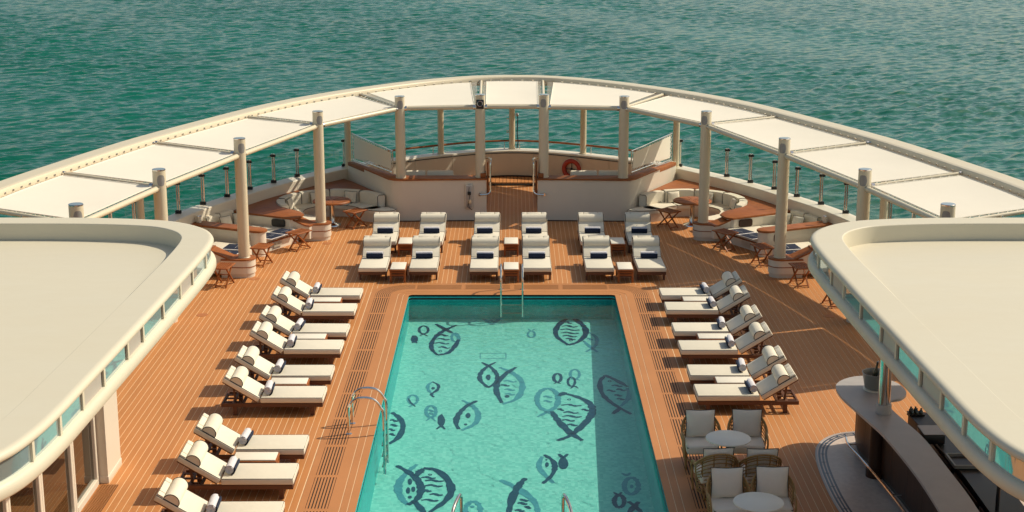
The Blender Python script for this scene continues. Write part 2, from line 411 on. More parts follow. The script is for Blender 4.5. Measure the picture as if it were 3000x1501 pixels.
outer = [(-11.0, NEAR)] + [(-11.0, 30)] + [(-9, 37.5)]
# caulk sheet: outside of pool as quads between the ring and a big frame
for sgn in (-1, 1):
    m.add([(sgn * PW, 8, zc_), (sgn * 11.1, 8, zc_), (sgn * 11.1, 26, zc_), (sgn * 10.4, 32, zc_), (sgn * 9.2, 37.6, zc_), (sgn * 7.2, 43, zc_), (sgn * 5.4, 45.9, zc_), (sgn * PW, 45.9, zc_)], [(0, 1, 2, 3, 4, 5, 6, 7)])
m.add([(-PW, PLEN + .02, zc_), (PW, PLEN + .02, zc_), (PW, 45.9, zc_), (-PW, 45.9, zc_)], [(0, 1, 2, 3)])
m.add([(-PW, 8, zc_), (PW, 8, zc_), (PW, NEAR, zc_), (-PW, NEAR, zc_)], [(0, 1, 2, 3)])
m.add([(-.76, 45.9, zc_), (.76, 45.9, zc_), (.76, 48.7, zc_), (-.76, 48.7, zc_)], [(0, 1, 2, 3)])
m.build('caulking', 'caulk', deck, smooth=False)
PITCHX, GAP = .1181, .0105
outr = ring(.92, 24)
def ring_y(x):
    best = NEAR
    half = [p for p in outr if p[0] >= 0][::-1]      # from near right ... reversed
    xs = sorted([(p[0], p[1]) for p in outr if p[0] >= 0])
    for a, b in zip(xs, xs[1:]):
        if a[0] <= x <= b[0] and b[0] > a[0]: return a[1] + (b[1] - a[1]) * (x - a[0]) / (b[0] - a[0])
    return PLEN + .92 * 1.15
n_pl = int(10.9 / PITCHX)
def plank(x0, x1, ya, yb, ya2=None, yb2=None):
    ya2 = ya if ya2 is None else ya2; yb2 = yb if yb2 is None else yb2
    zb = -.0034
    MB().add([(x0, ya, 0), (x1, ya2, 0), (x1, yb2, 0), (x0, yb, 0), (x0, ya, zb), (x1, ya2, zb), (x1, yb2, zb), (x0, yb, zb)],
             [(0, 1, 2, 3), (4, 5, 1, 0), (5, 6, 2, 1), (6, 7, 3, 2), (7, 4, 0, 3)]).build('plank', 'deckwood', deck, smooth=False, recalc=False)
for i in range(-n_pl, n_pl + 1):
    x0 = (i - .5) * PITCHX + GAP / 2; x1 = (i + .5) * PITCHX - GAP / 2; xa = max(abs(x0), abs(x1)); xm = abs(i) * PITCHX
    if xm < .74: ytop = 48.55
    elif xm < 3.4: ytop = 44.2
    else: ytop = min(45.4, rp_y(xa) - .25)
    inn = min(abs(x0), abs(x1))
    if abs(i) <= 28:
        plank(x0, x1, 8, NEAR)
        plank(x0, x1, ring_y(min(abs(x0), 3.358)) + .012, ytop, ring_y(min(abs(x1), 3.358)) + .012, ytop)
    else:
        plank(x0, x1, 8, ytop)
# ---- pool surround boards
sur = thing('pool_surround', 'teak coping boards and drain gratings framing the pool', 'pool surround'); sur['kind'] = 'structure'
for a, b in ((0, .124), (.136, .249), (.261, .44), (.80, .914)):
    strip(a, b, 0.002, .005).build('coping_board', 'surround', sur)
strip(.44, .80, -.0015, .001).build('drain_trough', 'trough', sur)
# straight grating panels along the two sides and the far edge, slats running with the pool edge
def grating(L, W, n):
    mb = MB(); sw = W / n * .60
    for k in range(n):
        x = -W / 2 + (k + .5) * W / n
        mb.box((x, 0, -.0012), (sw, L - .012, .010))
    for y in (-L / 2 + .025, L / 2 - .025): mb.box((0, y, -.0022), (W, .05, .010))
    return mb.mesh('drain_grating', 'surround', smooth=False)
gm = grating(1.4, .36, 7)
yy = 34.43 - .2
while yy > NEAR + .5:
    for sgn in (-1, 1): inst('drain_grating', gm, sur, (sgn * (PW + .62), yy, 0))
    yy -= 1.4
gm2 = grating(1.17, .40, 8)
for k in range(-2, 2):
    o = inst('drain_grating', gm2, sur, ((k + .5) * 1.17, PLEN + .62 * 1.15, 0), PI / 2)
# corner gratings: curved slats
for sgn in (-1, 1):
    mb = MB()
    for k in range(8):
        d0 = .44 + .36 * (k + .15) / 8; d1 = .44 + .36 * (k + .85) / 8
        def arcp(d):
            hw = PW + d; yt = PLEN + d * 1.15; r = .10 + d * .85
            return [(sgn * hw, 34.93)] + [(sgn * (hw - r + r * math.cos(q)), yt - r + r * math.sin(q)) for q in np.linspace(0, PI / 2, 15)] + [(sgn * 2.34, yt)]
        A, B = arcp(d0), arcp(d1); n = len(A)
        mb.add([(x, y, .001) for x, y in A] + [(x, y, .001) for x, y in B], [(i, i + 1, n + i + 1, n + i) for i in range(n - 1)])
    mb.build('curved_grating', 'surround', sur, smooth=False, recalc=False)

# ---- pool basin
FA, FB = -.60 - .0344 * PLEN, .0344
def floor_z(y): return FA + FB * y
pool = thing('pool', 'rectangular swimming pool lined with aqua and teal mosaic', 'pool'); pool['kind'] = 'structure'
R0 = ring(0)
mb = MB(); n = len(R0)
mb.add([(x, y, floor_z(y)) for x, y in R0][::-1], [tuple(range(n))]); mb.build('pool_floor', 'tile', pool, smooth=False, recalc=False)
def wallband(name, z0, z1, d0, d1, mt, floor=False):
    A, B = ring(d0), ring(d1)
    vs = [(x, y, z0) for x, y in A] + [(x, y, floor_z(y) if floor else z1) for x, y in B]
    k = len(A); mb = MB().add(vs, [(i, i + 1, k + i + 1, k + i) for i in range(k - 1)] + [(k - 1, 0, k, 2 * k - 1)])
    return mb.build(name, mt, pool, recalc=False)
wallband('overflow_slot', -.01, -.05, .05, .05, 'black')
wallband('overflow_lip', -.05, -.05, .05, .0, 'walltile'); wallband('overflow_lip', -.05, -.075, .0, .0, 'walltile')
wallband('overflow_slot', -.075, -.12, .012, .012, 'black')
wallband('pool_wall', -.12, 0, .0, .0, 'walltile', True)
water = MB().add([(x, y, -.135) for x, y in ring(.004)][::-1], [tuple(range(n))]).build('water', 'water', None, smooth=False, recalc=False)
tag(water, 'clear turquoise pool water with small ripples', 'water', kind='structure')

# fish mosaics : brush strokes set into the sloping floor, traced from the photograph
def floor_pt(u, v, lift=.004):
    a, dy, dz = ray(u, v); t = (FA + lift - CAMH) / (dz - FB * dy); return Vector((a * t, dy * t, CAMH + dz * t))
def P1(x, y): return floor_pt(1000 + x / 1.9217, 830 + y / 1.9217)
def P2(x, y): return floor_pt(1500 + x / 1.922, 830 + y / 1.922)
def stroke(mb, pts, w, PX, taper=True, lift=0):
    pts = cr([PX(*p) for p in pts], 5)
    if len(pts) < 2: return
    vs = []; N = len(pts)
    for i, p in enumerate(pts):
        t = (pts[min(i + 1, N - 1)] - pts[max(0, i - 1)]); t.z = 0; t.normalize(); nrm = Vector((-t.y, t.x, FB * t.x))
        s = i / (N - 1); ww = .86 * w * (.6 + .45 * math.sin(PI * min(1, max(0, s))) if taper else 1) * random.uniform(.72, 1.25) / 2
        vs += [p + nrm * ww + Vector((0, 0, lift)), p - nrm * ww + Vector((0, 0, lift))]
    mb.add(vs, [(2 * i, 2 * i + 1, 2 * i + 3, 2 * i + 2) for i in range(N - 1)])
def ringstroke(mb, cx, cy, rx, ry, w, PX, a0=0, a1=360, lift=0):
    stroke(mb, [(cx + rx * math.cos(math.radians(a)), cy + ry * math.sin(math.radians(a))) for a in np.linspace(a0, a1, 14)], w, PX, False, lift)
def blob(mb, cx, cy, rx, ry, PX, lift=0):
    pts = [PX(cx + rx * math.cos(a) * random.uniform(.88, 1.1), cy + ry * math.sin(a) * random.uniform(.88, 1.1)) for a in np.linspace(0, 2 * PI, 15)[:-1]]
    mb.add([p + Vector((0, 0, lift)) for p in pts], [tuple(range(len(pts)))])
def stripes(mb, rows, PX, w=.085):
    for x0, x1, y in rows:
        stroke(mb, [(x0, y), (x0 + (x1 - x0) * .35, y - 4), (x0 + (x1 - x0) * .7, y + 4), (x1, y + 1)], w, PX)
def fish(PX, dark=(), light=(), st=(), eyes=(), blobs=(), rings=(), stl=(), w=.13):
    md, ml = MB(), MB()
    for s in light: stroke(ml, s, w, PX)
    for s in dark: stroke(md, s, w, PX, lift=.003)
    stripes(md, st, PX); stripes(ml, stl, PX)
    for x, y in eyes: ringstroke(md, x, y, 8, 4, .025, PX)
    for b in blobs: blob(md if b[4] else ml, *b[:4], PX, lift=.002)
    for (cx_, cy_, rx, ry, ww, dk) in rings: ringstroke(md if dk else ml, cx_, cy_, rx, ry, ww, PX, lift=.001)
    for mb_, mt, nm in ((md, 'fishdark', 'fish_mosaic'), (ml, 'fishlight', 'fish_mosaic')):
        if mb_.v: mb_.build(nm, mt, pool, smooth=False, recalc=False)
fish(P1, dark=[[(645, 237), (600, 256), (548, 285), (510, 330), (508, 372), (540, 405)], [(530, 230), (580, 258), (622, 280)], [(540, 405), (600, 392), (640, 352), (658, 318)]],
     light=[[(622, 280), (655, 300), (660, 330)]], st=[(552, 600, 293), (532, 608, 315), (525, 605, 338), (545, 612, 362)], eyes=[(556, 383)], rings=[(640, 305, 20, 24, .07, 0)])
fish(P1, blobs=[(410, 314, 20, 22, 1)], dark=[[(397, 337), (410, 326), (425, 338)]], w=.06)
fish(P1, rings=[(462, 263, 26, 22, .075, 1)], dark=[[(440, 297), (460, 288), (484, 297)]], w=.05)
fish(P1, light=[[(786, 190), (812, 210), (846, 232)], [(893, 190), (875, 212), (846, 232)]], stl=[(815, 870, 198), (828, 862, 212)], w=.10)
fish(P1, light=[[(640, 215), (700, 222), (760, 212)]], w=.05)
fish(P1, rings=[(1068, 288, 20, 18, .06, 0)], light=[[(1050, 257), (1068, 270), (1086, 257)]], w=.05)
fish(P1, dark=[[(790, 446), (845, 478), (876, 520), (868, 560), (825, 588)], [(868, 445), (820, 470), (784, 505), (780, 545), (822, 586)]], blobs=[(826, 530, 14, 16, 1)], w=.11)
fish(P1, dark=[[(982, 474), (925, 510), (880, 560), (872, 610), (902, 674)]], light=[[(890, 474), (950, 500), (1000, 535), (1018, 585), (985, 650), (906, 681)]],
     st=[(895, 945, 575)], stl=[(915, 975, 600), (910, 985, 552), (920, 975, 625)], blobs=[(932, 637, 14, 8, 1)], w=.15)
fish(P1, light=[[(512, 555), (486, 575), (490, 605), (518, 628)]], dark=[[(512, 555), (545, 575), (538, 602), (505, 625), (520, 642)]], blobs=[(515, 592, 10, 7, 1)], w=.075)
fish(P1, rings=[(401, 655, 27, 25, .07, 0)], dark=[[(376, 650), (388, 672), (415, 694)]], light=[[(425, 675), (400, 685), (378, 697)]], w=.055)
fish(P1, rings=[(503, 722, 28, 32, .09, 0)], light=[[(476, 775), (503, 757), (528, 776)]], stl=[(490, 518, 718), (490, 518, 735)], w=.06)
fish(P1, blobs=[(560, 772, 21, 34, 1)], dark=[[(534, 822), (560, 806), (582, 822)]], w=.07)
fish(P1, dark=[[(762, 662), (700, 695), (655, 745), (645, 790), (660, 822)]], light=[[(678, 658), (735, 690), (768, 735), (752, 790), (675, 828)]], blobs=[(712, 745, 15, 15, 1), (698, 795, 10, 5, 1)], w=.13)
fish(P1, dark=[[(283, 728), (325, 758), (346, 805), (320, 868), (266, 905)]], st=[(272, 318, 773), (275, 315, 800), (262, 300, 825), (268, 300, 852)], w=.14)
fish(P1, dark=[[(310, 1027), (372, 1062), (425, 1105), (448, 1160), (425, 1215), (372, 1248)], [(418, 1088), (440, 1062), (460, 1044)], [(460, 1042), (530, 1052), (592, 1100), (618, 1165), (585, 1225), (495, 1290)], [(408, 1228), (440, 1262), (470, 1300)]],
     light=[[(425, 1020), (380, 1055), (330, 1110), (318, 1165), (340, 1215), (372, 1248)]],
     st=[(448, 530, 1095), (470, 575, 1112), (470, 570, 1140), (452, 505, 1168), (495, 570, 1190), (448, 545, 1222)], eyes=[(498, 1078)], blobs=[(384, 1118, 13, 18, 1), (404, 1160, 12, 15, 1), (374, 1168, 12, 18, 1), (384, 1205, 12, 8, 1)], w=.16)
fish(P1, dark=[[(1036, 1098), (1000, 1135), (965, 1200), (940, 1290)]], light=[[(892, 1108), (960, 1140), (1040, 1190), (1090, 1240), (1108, 1300)]], st=[(1005, 1050, 1222), (990, 1045, 1240), (1030, 1065, 1262), (975, 1030, 1280)], w=.17)
fish(P1, rings=[(740, 1280, 42, 50, .11, 0)], blobs=[(735, 1258, 14, 6, 0)])
fish(P2, dark=[[(355, 186), (295, 208), (250, 252), (250, 300), (316, 349)], [(290, 184), (345, 200), (400, 240), (414, 285), (375, 328), (318, 349)]],
     st=[(295, 335, 222), (278, 368, 243), (270, 378, 262), (272, 375, 280), (282, 365, 298), (300, 355, 314)], eyes=[(330, 322)], w=.15)
fish(P2, light=[[(428, 276), (468, 300), (476, 330), (460, 360), (414, 386)], [(402, 325), (430, 352), (480, 388)]], stl=[(420, 455, 315)], w=.10)
fish(P2, rings=[(254, 533, 21, 24, .08, 1)], dark=[[(236, 566), (252, 558), (272, 566)]], w=.05)
fish(P2, rings=[(333, 555, 20, 25, .06, 1)], dark=[[(328, 593), (350, 580), (372, 592)]], w=.05)
fish(P2, rings=[(352, 513, 26, 27, .07, 0)], light=[[(338, 540), (356, 540), (382, 548)]], w=.05)
fish(P2, rings=[(199, 655, 60, 62, .13, 0)], light=[[(230, 700), (190, 728), (142, 752)], [(165, 705), (200, 728), (238, 742)]], stl=[(175, 225, 640), (175, 225, 665)], w=.09)
fish(P2, dark=[[(300, 615), (262, 635)], [(222, 722), (262, 778), (330, 845), (395, 886)], [(308, 624), (370, 642), (430, 672), (452, 715), (430, 765), (370, 825), (320, 862), (254, 886)]],
     st=[(275, 390, 687), (255, 290, 712), (390, 435, 714), (288, 372, 728), (280, 392, 750), (278, 352, 772), (310, 368, 798)], eyes=[(320, 655)], w=.17)
fish(P2, dark=[[(522, 520), (494, 555), (505, 620), (560, 675), (668, 738)], [(522, 518), (580, 545), (650, 584)], [(606, 705), (566, 736)]], light=[[(650, 590), (660, 640), (612, 692)]],
     st=[(560, 620, 578), (532, 580, 606), (585, 640, 600), (575, 618, 632), (590, 632, 652)], eyes=[(548, 552)], w=.13)
fish(P2, light=[[(168, 976), (150, 1020), (165, 1060), (232, 1126)]], dark=[[(180, 966), (228, 1000), (240, 1040), (220, 1085), (172, 1128)]], blobs=[(195, 1022, 11, 13, 1), (192, 995, 6, 4, 1)], w=.12)
fish(P2, blobs=[(286, 1015, 29, 36, 1)], dark=[[(262, 962), (276, 975), (288, 985)], [(312, 962), (298, 975), (288, 985)]], w=.08)
fish(P2, rings=[(670, 1142, 40, 46, .11, 0)], light=[[(616, 1070), (645, 1080), (664, 1068)]], blobs=[(672, 1145, 10, 10, 0)], w=.09)
fish(P2, rings=[(602, 1228, 28, 34, .10, 1)], dark=[[(570, 1178), (596, 1192), (616, 1178)]], w=.07)
fish(P2, dark=[[(652, 1230), (690, 1255), (728, 1292)], [(712, 1232), (688, 1255), (655, 1295)]], w=.12)
mb = MB()
for a, b in (((780, 395), (780, 425)), ((780, 425), (925, 425)), ((925, 425), (925, 395)), ((780, 395), (925, 395))): stroke(mb, [a, b], .02, P1, False)
mb.build('floor_inlet', 'fishlight', pool, smooth=False, recalc=False)

# ================================================================== SHIP STRUCTURE
# ---- hull below the deck
mb = MB().sweep(full_rp, [(.12, LEDGE - .05), (.14, -2), (-.6, -9), (-1.5, SEA_Z - 1)], closed_prof=False)
hull = mb.build('hull', 'hull'); tag(hull, 'white hull side of the ship below the bulwark', 'hull', kind='structure')
# ---- bulwark : one sweep right round the stern
bw = thing('bulwark', 'low cream bulwark wall curving round the stern under the railings', 'wall', (0, 50.05, 0))
MB().sweep(full_rp, [(.12, -.6), (.12, LEDGE - .02), (.10, LEDGE), (-.36, LEDGE), (-.38, LEDGE - .02), (-.38, -.05)]).build('wall_body', 'paint', bw)
# inner lining panels of the stern well, with open joints
in_path = offset(full_rp, -.39)
cidx = [i for i, p in enumerate(in_path) if abs(p.x) < 4.2 and p.y > 45]
seg = [in_path[i] for i in cidx]
L = [0]
for a, b in zip(seg, seg[1:]): L.append(L[-1] + (b - a).length)
def at_len(s):
    for i in range(len(seg) - 1):
        if L[i + 1] >= s: t = (s - L[i]) / (L[i + 1] - L[i]); return seg[i].lerp(seg[i + 1], t)
    return seg[-1]
npan = 7
for k in range(npan):
    s0 = L[-1] * k / npan + .006; s1 = L[-1] * (k + 1) / npan - .006
    MB().sweep([at_len(s0 + (s1 - s0) * t / 4) for t in range(5)], [(0, .14), (0, .86), (-.018, .86), (-.018, .14)]).build('lining_panel', 'panel', bw)
MB().sweep(seg, [(.0, .865), (.0, .885), (-.03, .885), (-.03, .865)]).build('trim_strip', 'black', bw)
MB().sweep(seg, [(.0, .02), (.0, .13), (-.03, .13), (-.03, .02)]).build('kick_strip', 'black', bw)
# stern well floor, one low step up behind the drain grating
sw = thing('stern_platform', 'teak floor of the stern well behind the white walls', 'deck', (0, 47, 0)); sw['kind'] = 'structure'
for i in range(-38, 39):
    x0 = (i - .5) * PITCHX + GAP / 2; x1 = (i + .5) * PITCHX - GAP / 2; xa = max(abs(x0), abs(x1))
    yb = 48.62 if xa < .78 else 45.2 + max(0, xa - 3.3) * 1.0
    yt = rp_y(xa) - .36
    if yt > yb + .1: MB().box(((x0 + x1) / 2, (yb + yt) / 2, .045), (x1 - x0, yt - yb, .09)).build('plank', 'deckwood', sw, smooth=False)
MB().box((0, 48.57, .02), (1.5, .08, .05)).build('drain_grating', 'trough', sw, smooth=False)

# ---- canopy outer beam
EYE = [(0, 49.95), (1.03, 49.8), (2.08, 49.2), (3.13, 48.32), (4.39, 46.93), (5.49, 45.46), (6.46, 43.82), (7.28, 41.97), (8.75, 38.1), (9.43, 35.87), (9.92, 33.99), (10.24, 32.74), (10.53, 31.36), (10.85, 29.2), (11.05, 27.0), (11.15, 24.5)]
eye_r = cr([(-1.03, 49.8)] + EYE, 6)[6:]
eye_full = [Vector((-p.x, p.y)) for p in eye_r[::-1]][:-1] + [Vector((p.x, p.y)) for p in eye_r]
beam = thing('canopy_beam', 'wide cream curved beam carrying the outer edge of the awnings', 'beam', (0, 50, 3.05))
MB().sweep(eye_full, [(0, 3.06), (0, 3.27), (.03, 3.315), (.09, 3.335), (.10, 3.335), (.45, 3.335), (.46, 3.335), (.53, 3.315), (.56, 3.27), (.56, 3.06)]).build('beam_body', 'cream', beam)
# pad eyes along its inner face
eyl = [0]
for a, b in zip(eye_full, eye_full[1:]): eyl.append(eyl[-1] + (b - a).length)
pe = MB(); pe.tube([(-.01, -.03, 0), (-.035, -.025, 0), (-.045, 0, 0), (-.035, .025, 0), (-.01, .03, 0)], .008, 6); pe.box((0, 0, 0), (.016, .08, .04), .005, 1)
pem = pe.mesh('pad_eye', 'chrome')
s = .3
while s < eyl[-1]:
    i = max(k for k in range(len(eyl)) if eyl[k] <= s); i = min(i, len(eye_full) - 2)
    p = eye_full[i].lerp(eye_full[i + 1], (s - eyl[i]) / max(1e-6, eyl[i + 1] - eyl[i])); d = (eye_full[i + 1] - eye_full[i])
    if p.y > 27:
        inst('pad_eye', pem, beam, (p.x + d.normalized().y * .004, p.y - d.normalized().x * .004, 3.225), math.atan2(d.y, d.x) + PI / 2 + PI)
    s += .345

# ---- columns
COLS = [(.91, 43.62, 1.22), (3.2, 43.55, 1.2), (5.22, 40.98, .47), (6.63, 36.95, .47), (7.68, 32.88, .0), (8.46, 29.17, .0), (8.98, 26.35, .0)]
COLTOP = [3.62, 3.58, 3.53, 3.46, 3.45, 3.45, 3.40]
def column(i, sx):
    x, y, zb = COLS[i]; x *= sx; zt = COLTOP[i]
    side = SIDE[sx]
    lab = {0: 'cream canopy column beside the stairway handrail, ', 1: 'cream canopy column at the outer corner of the white wall, ', 2: 'cream canopy column rising between round sofa and daybed, ', 3: 'cream canopy column on the rounded plinth past the daybed, ', 4: 'cream canopy column second past the daybed plinths, ', 5: 'cream canopy column beside the deckhouse roof, ', 6: 'cream canopy column under the aft edge of the deckhouse roof, '}[i] + side
    t = thing('canopy_column', lab, 'column', (x, y, zb), 0, 'cream columns along the inner edge of the awnings')
    mb = MB(); mb.lathe([(.150, zb), (.150, zb + .02), (.142, zb + .03), (.142, zt - .03)], 28, (x, y, 0)); mb.build('shaft', 'cream', t)
    mb = MB(); mb.lathe([(.142, zt - .03), (.146, zt - .028), (.146, zt - .008), (.135, zt), (0, zt)], 28, (x, y, 0)); mb.build('cap', 'chrome', t)
    # lamp window facing the pool
    a = math.atan2(-1.0, -sx * (.55 if i > 1 else .15))
    if i == 0 and sx < 0:
        mb = MB(); mb.box((x, y - .135, zt - .27), (.22, .06, .26), .012); mb.build('clock_panel', 'black', t)
        ring_ = MB(); ring_.tube([(x + .075 * math.cos(q), y - .168, zt - .25 + .075 * math.sin(q)) for q in np.linspace(0, 2 * PI, 25)[:-1]], .007, 6, closed=True); ring_.build('clock_ring', 'chrome', t)
    else:
        mb = MB(); n = 10; vs = []; fs = []; hw = .62
        for k in range(n + 1):
            q = a - hw + 2 * hw * k / n; e = .10 * math.sqrt(max(0, 1 - (abs(k / n * 2 - 1)) ** 3)) + .02
            for z in (zt - .24 - e, zt - .24 + e): vs.append((x + .1445 * math.cos(q), y + .1445 * math.sin(q), z))
        fs = [(2 * k, 2 * k + 2, 2 * k + 3, 2 * k + 1) for k in range(n)]
        mb.add(vs, fs).build('lamp_lens', 'lampglass', t, recalc=False)
    # long recessed cover plate lower down
    mb = MB(); vs = []; n = 8; hw = .33; z0, z1 = (zb + .25, zb + .95) if i < 2 else (zb + .45, zt - .95)
    for k in range(n + 1):
        q = a + sx * (0) - hw + 2 * hw * k / n; e = .06 * (abs(k / n * 2 - 1)) ** 3
        for z in (z0 + e, z1 - e): vs.append((x + .1435 * math.cos(q), y + .1435 * math.sin(q), z))
    mb.add(vs, [(2 * k, 2 * k + 2, 2 * k + 3, 2 * k + 1) for k in range(n)]).build('cover_plate', 'cream', t, recalc=False)
    return t
TUBEZ = [3.25, 3.22, 3.12, 3.03, 3.03, 3.03, 3.03]
for sx in (-1, 1):
    for i in range(6): column(i, sx)
    for i in range(5):
        a = Vector((COLS[i][0] * sx, COLS[i][1], TUBEZ[i])); b = Vector((COLS[i + 1][0] * sx, COLS[i + 1][1], TUBEZ[i + 1])); d = (b - a).normalized()
        t = thing('awning_tube', f'cream tube under the awning inner edge, {ORD[i]} span out from the stairway, {SIDE[sx]}', 'tube', tuple(a + d * .14), 0, 'tubes joining the columns')
        MB().tube([a + d * .13, b - d * .13], .062, 16).build('tube_body', 'cream', t)
        mb = MB()
        for p, q in ((a, d), (b, -d)): mb.tube([p + q * .125, p + q * .20], .072, 14)
        mb.build('end_clamp', 'chrome', t)['kind'] = 'stuff'
a = Vector((-.91, 43.62, 3.26)); b = Vector((.91, 43.62, 3.26)); t = thing('awning_tube', 'cream tube between the two columns of the stairway', 'tube', (-.77, 43.62, 3.26), 0, 'tubes joining the columns')
MB().tube([a + V(.13, 0, 0), b - V(.13, 0, 0)], .062, 16).build('tube_body', 'cream', t)
mb = MB(); mb.tube([a + V(.125, 0, 0), a + V(.2, 0, 0)], .072, 14); mb.tube([b - V(.2, 0, 0), b - V(.125, 0, 0)], .072, 14); mb.build('end_clamp', 'chrome', t)['kind'] = 'stuff'

# ---- cross tubes and awning panels
OUT = [(1.0, 49.805), (4.6, 46.63), (7.3, 42.02), (8.86, 37.75), (10.01, 33.67), (10.75, 30.0), (11.04, 27.1)]
def eye_between(pa, pb, n=9):
    """points of the eye line between two positions of it (right half), evenly spaced along it"""
    fine = [p for p in cr([(p.x, p.y) for p in eye_r], 6) if pb[1] <= p.y <= pa[1]]
    fine = [Vector((p.x, p.y)) for p in fine]; Ls = [0]
    for u, v in zip(fine, fine[1:]): Ls.append(Ls[-1] + (v - u).length)
    out = []
    for k in range(n):
        s_ = Ls[-1] * k / (n - 1); i = max(0, min(len(fine) - 2, next((j for j in range(len(Ls)) if Ls[j] >= s_), len(Ls) - 1) - 1))
        q = fine[i].lerp(fine[i + 1], (s_ - Ls[i]) / max(1e-6, Ls[i + 1] - Ls[i])); out.append((q.x, q.y))
    return out
def lacing(mb, A, B, n, r=.006):
    """zigzag cord between two polylines of 3-D points"""
    def along(P, t):
        f = t * (len(P) - 1); i = min(int(f), len(P) - 2); return Vector(P[i]).lerp(Vector(P[i + 1]), f - i)
    pts = [along(A if k % 2 else B, k / n) for k in range(n + 1)]
    for p, q in zip(pts, pts[1:]): mb.tube([p, q], r, 3, cap=False)
def awning(inner, outer, lab, zi, zo):
    """inner: two xyz points; outer: list of xyz ; cloth sheet with sag, hem and lacing"""
    n = len(outer); ia, ib = Vector(inner[0]), Vector(inner[1]); rows = 7
    c = (ia + ib) / 2; c = c.lerp(Vector(outer[n // 2]), .5)
    t = thing('awning', lab, 'awning', tuple(c), 0, 'white awning panels laced between the tubes and the outer beam')
    I = [ia.lerp(ib, k / (n - 1)) for k in range(n)]; O = [Vector(p) for p in outer]
    # inset from the four supports
    def cell(u, v):
        f = u * (n - 1); i = min(int(f), n - 2)
        p = I[i].lerp(I[i + 1], f - i); q = O[i].lerp(O[i + 1], f - i); return p.lerp(q, v)
    w0 = (ib - ia).length; iu = .17 / max(w0, 1); dv = (O[n // 2] - I[n // 2]).length; i0, i1 = .10 / dv, .13 / dv
    cols_ = 14; vs = []; fs = []
    def pt(a, b):
        u = iu + (1 - 2 * iu) * a; v = i0 + (1 - i0 - i1) * b
        p = cell(u, v); p.z -= .035 * (4 * a * (1 - a)) * (4 * b * (1 - b)); return p
    for layer in (0, -.006):
        for r_ in range(rows + 1):
            for c_ in range(cols_ + 1): vs.append(pt(c_ / cols_, r_ / rows) + V(0, 0, layer))
    K = (rows + 1) * (cols_ + 1)
    for r_ in range(rows):
        for c_ in range(cols_):
            q = r_ * (cols_ + 1) + c_; f_ = (q, q + 1, q + cols_ + 2, q + cols_ + 1); fs.append(f_); fs.append(tuple(i + K for i in f_[::-1]))
    MB().add(vs, fs).build('canvas', 'awning', t)
    hem = MB(); loop = [pt(k / cols_, 0) for k in range(cols_ + 1)] + [pt(1, k / rows) for k in range(1, rows + 1)] + [pt(1 - k / cols_, 1) for k in range(1, cols_ + 1)] + [pt(0, 1 - k / rows) for k in range(1, rows)]
    hem.tube([p + V(0, 0, .004) for p in loop], .013, 5, closed=True); hem.build('hem', 'awning', t)
    lc = MB()
    def vv(u, v): return tuple(cell(u, v))
    nn = int(w0 / .11)
    lacing(lc, [pt(k / cols_, 0) for k in range(cols_ + 1)], [vv(iu + (1 - 2 * iu) * k / cols_, .0) for k in range(cols_ + 1)], nn)
    wo_ = sum((O[i + 1] - O[i]).length for i in range(n - 1))
    lacing(lc, [pt(k / cols_, 1) for k in range(cols_ + 1)], [vv(iu + (1 - 2 * iu) * k / cols_, .985) for k in range(cols_ + 1)], int(wo_ / .11))
    for a_, u_ in ((0, iu * .35), (1, 1 - iu * .35)):
        lacing(lc, [pt(a_, k / rows) for k in range(rows + 1)], [vv(u_, i0 + (1 - i0 - i1) * k / rows) for k in range(rows + 1)], int(dv / .12))
    lc.build('lacing_cord', 'rope', t)['kind'] = 'stuff'
for sx in (-1, 1):
    for i in range(6):
        x, y, _ = COLS[i]; z0 = TUBEZ[i] + .02
        a = Vector((x * sx, y, z0)); b = Vector((OUT[i][0] * sx, OUT[i][1], 3.2)); d = (b - a).normalized()
        t = thing('cross_tube', f'cream awning cross tube from the {ORD[i]} column out from the stairway, {SIDE[sx]}', 'tube', tuple(a), 0, 'awning cross tubes')
        MB().tube([a + d * .13, b + d * .05], .045, 12).build('tube_body', 'cream', t)
        mb = MB(); nrm = V(-d.y, d.x, 0).normalized()
        for k in range(6 if i == 0 else 3):
            p = a + (b - a) * ((k + .6) / (6.2 if i == 0 else 3.2))
            for sg in (-1, 1): mb.box(tuple(p + nrm * sg * .085), (.035, .045, .03), .006, 1)
        for p in (a + d * .2, b - d * .03): mb.tube([p - d * .04, p + d * .04], .06, 12)
        mb.build('fitting', 'chrome', t)['kind'] = 'stuff'
    for i in range(5):
        lo = [(p[0] * sx, p[1], 3.2) for p in eye_between(OUT[i], OUT[i + 1])]
        inn = [(COLS[i][0] * sx, COLS[i][1], TUBEZ[i] + .05), (COLS[i + 1][0] * sx, COLS[i + 1][1], TUBEZ[i + 1] + .05)]
        awning(inn, lo, f'white awning panel, {ORD[i]} one out from the stairway awning, {SIDE[sx]}', 0, 0)
cen = [(-p[0], p[1]) for p in eye_between((0, 49.95), OUT[0], 5)][::-1][:-1] + eye_between((0, 49.95), OUT[0], 5)
awning([(-.91, 43.62, 3.31), (.91, 43.62, 3.31)], [(p[0], p[1], 3.2) for p in cen], 'narrow white awning panel over the stairway', 0, 0)

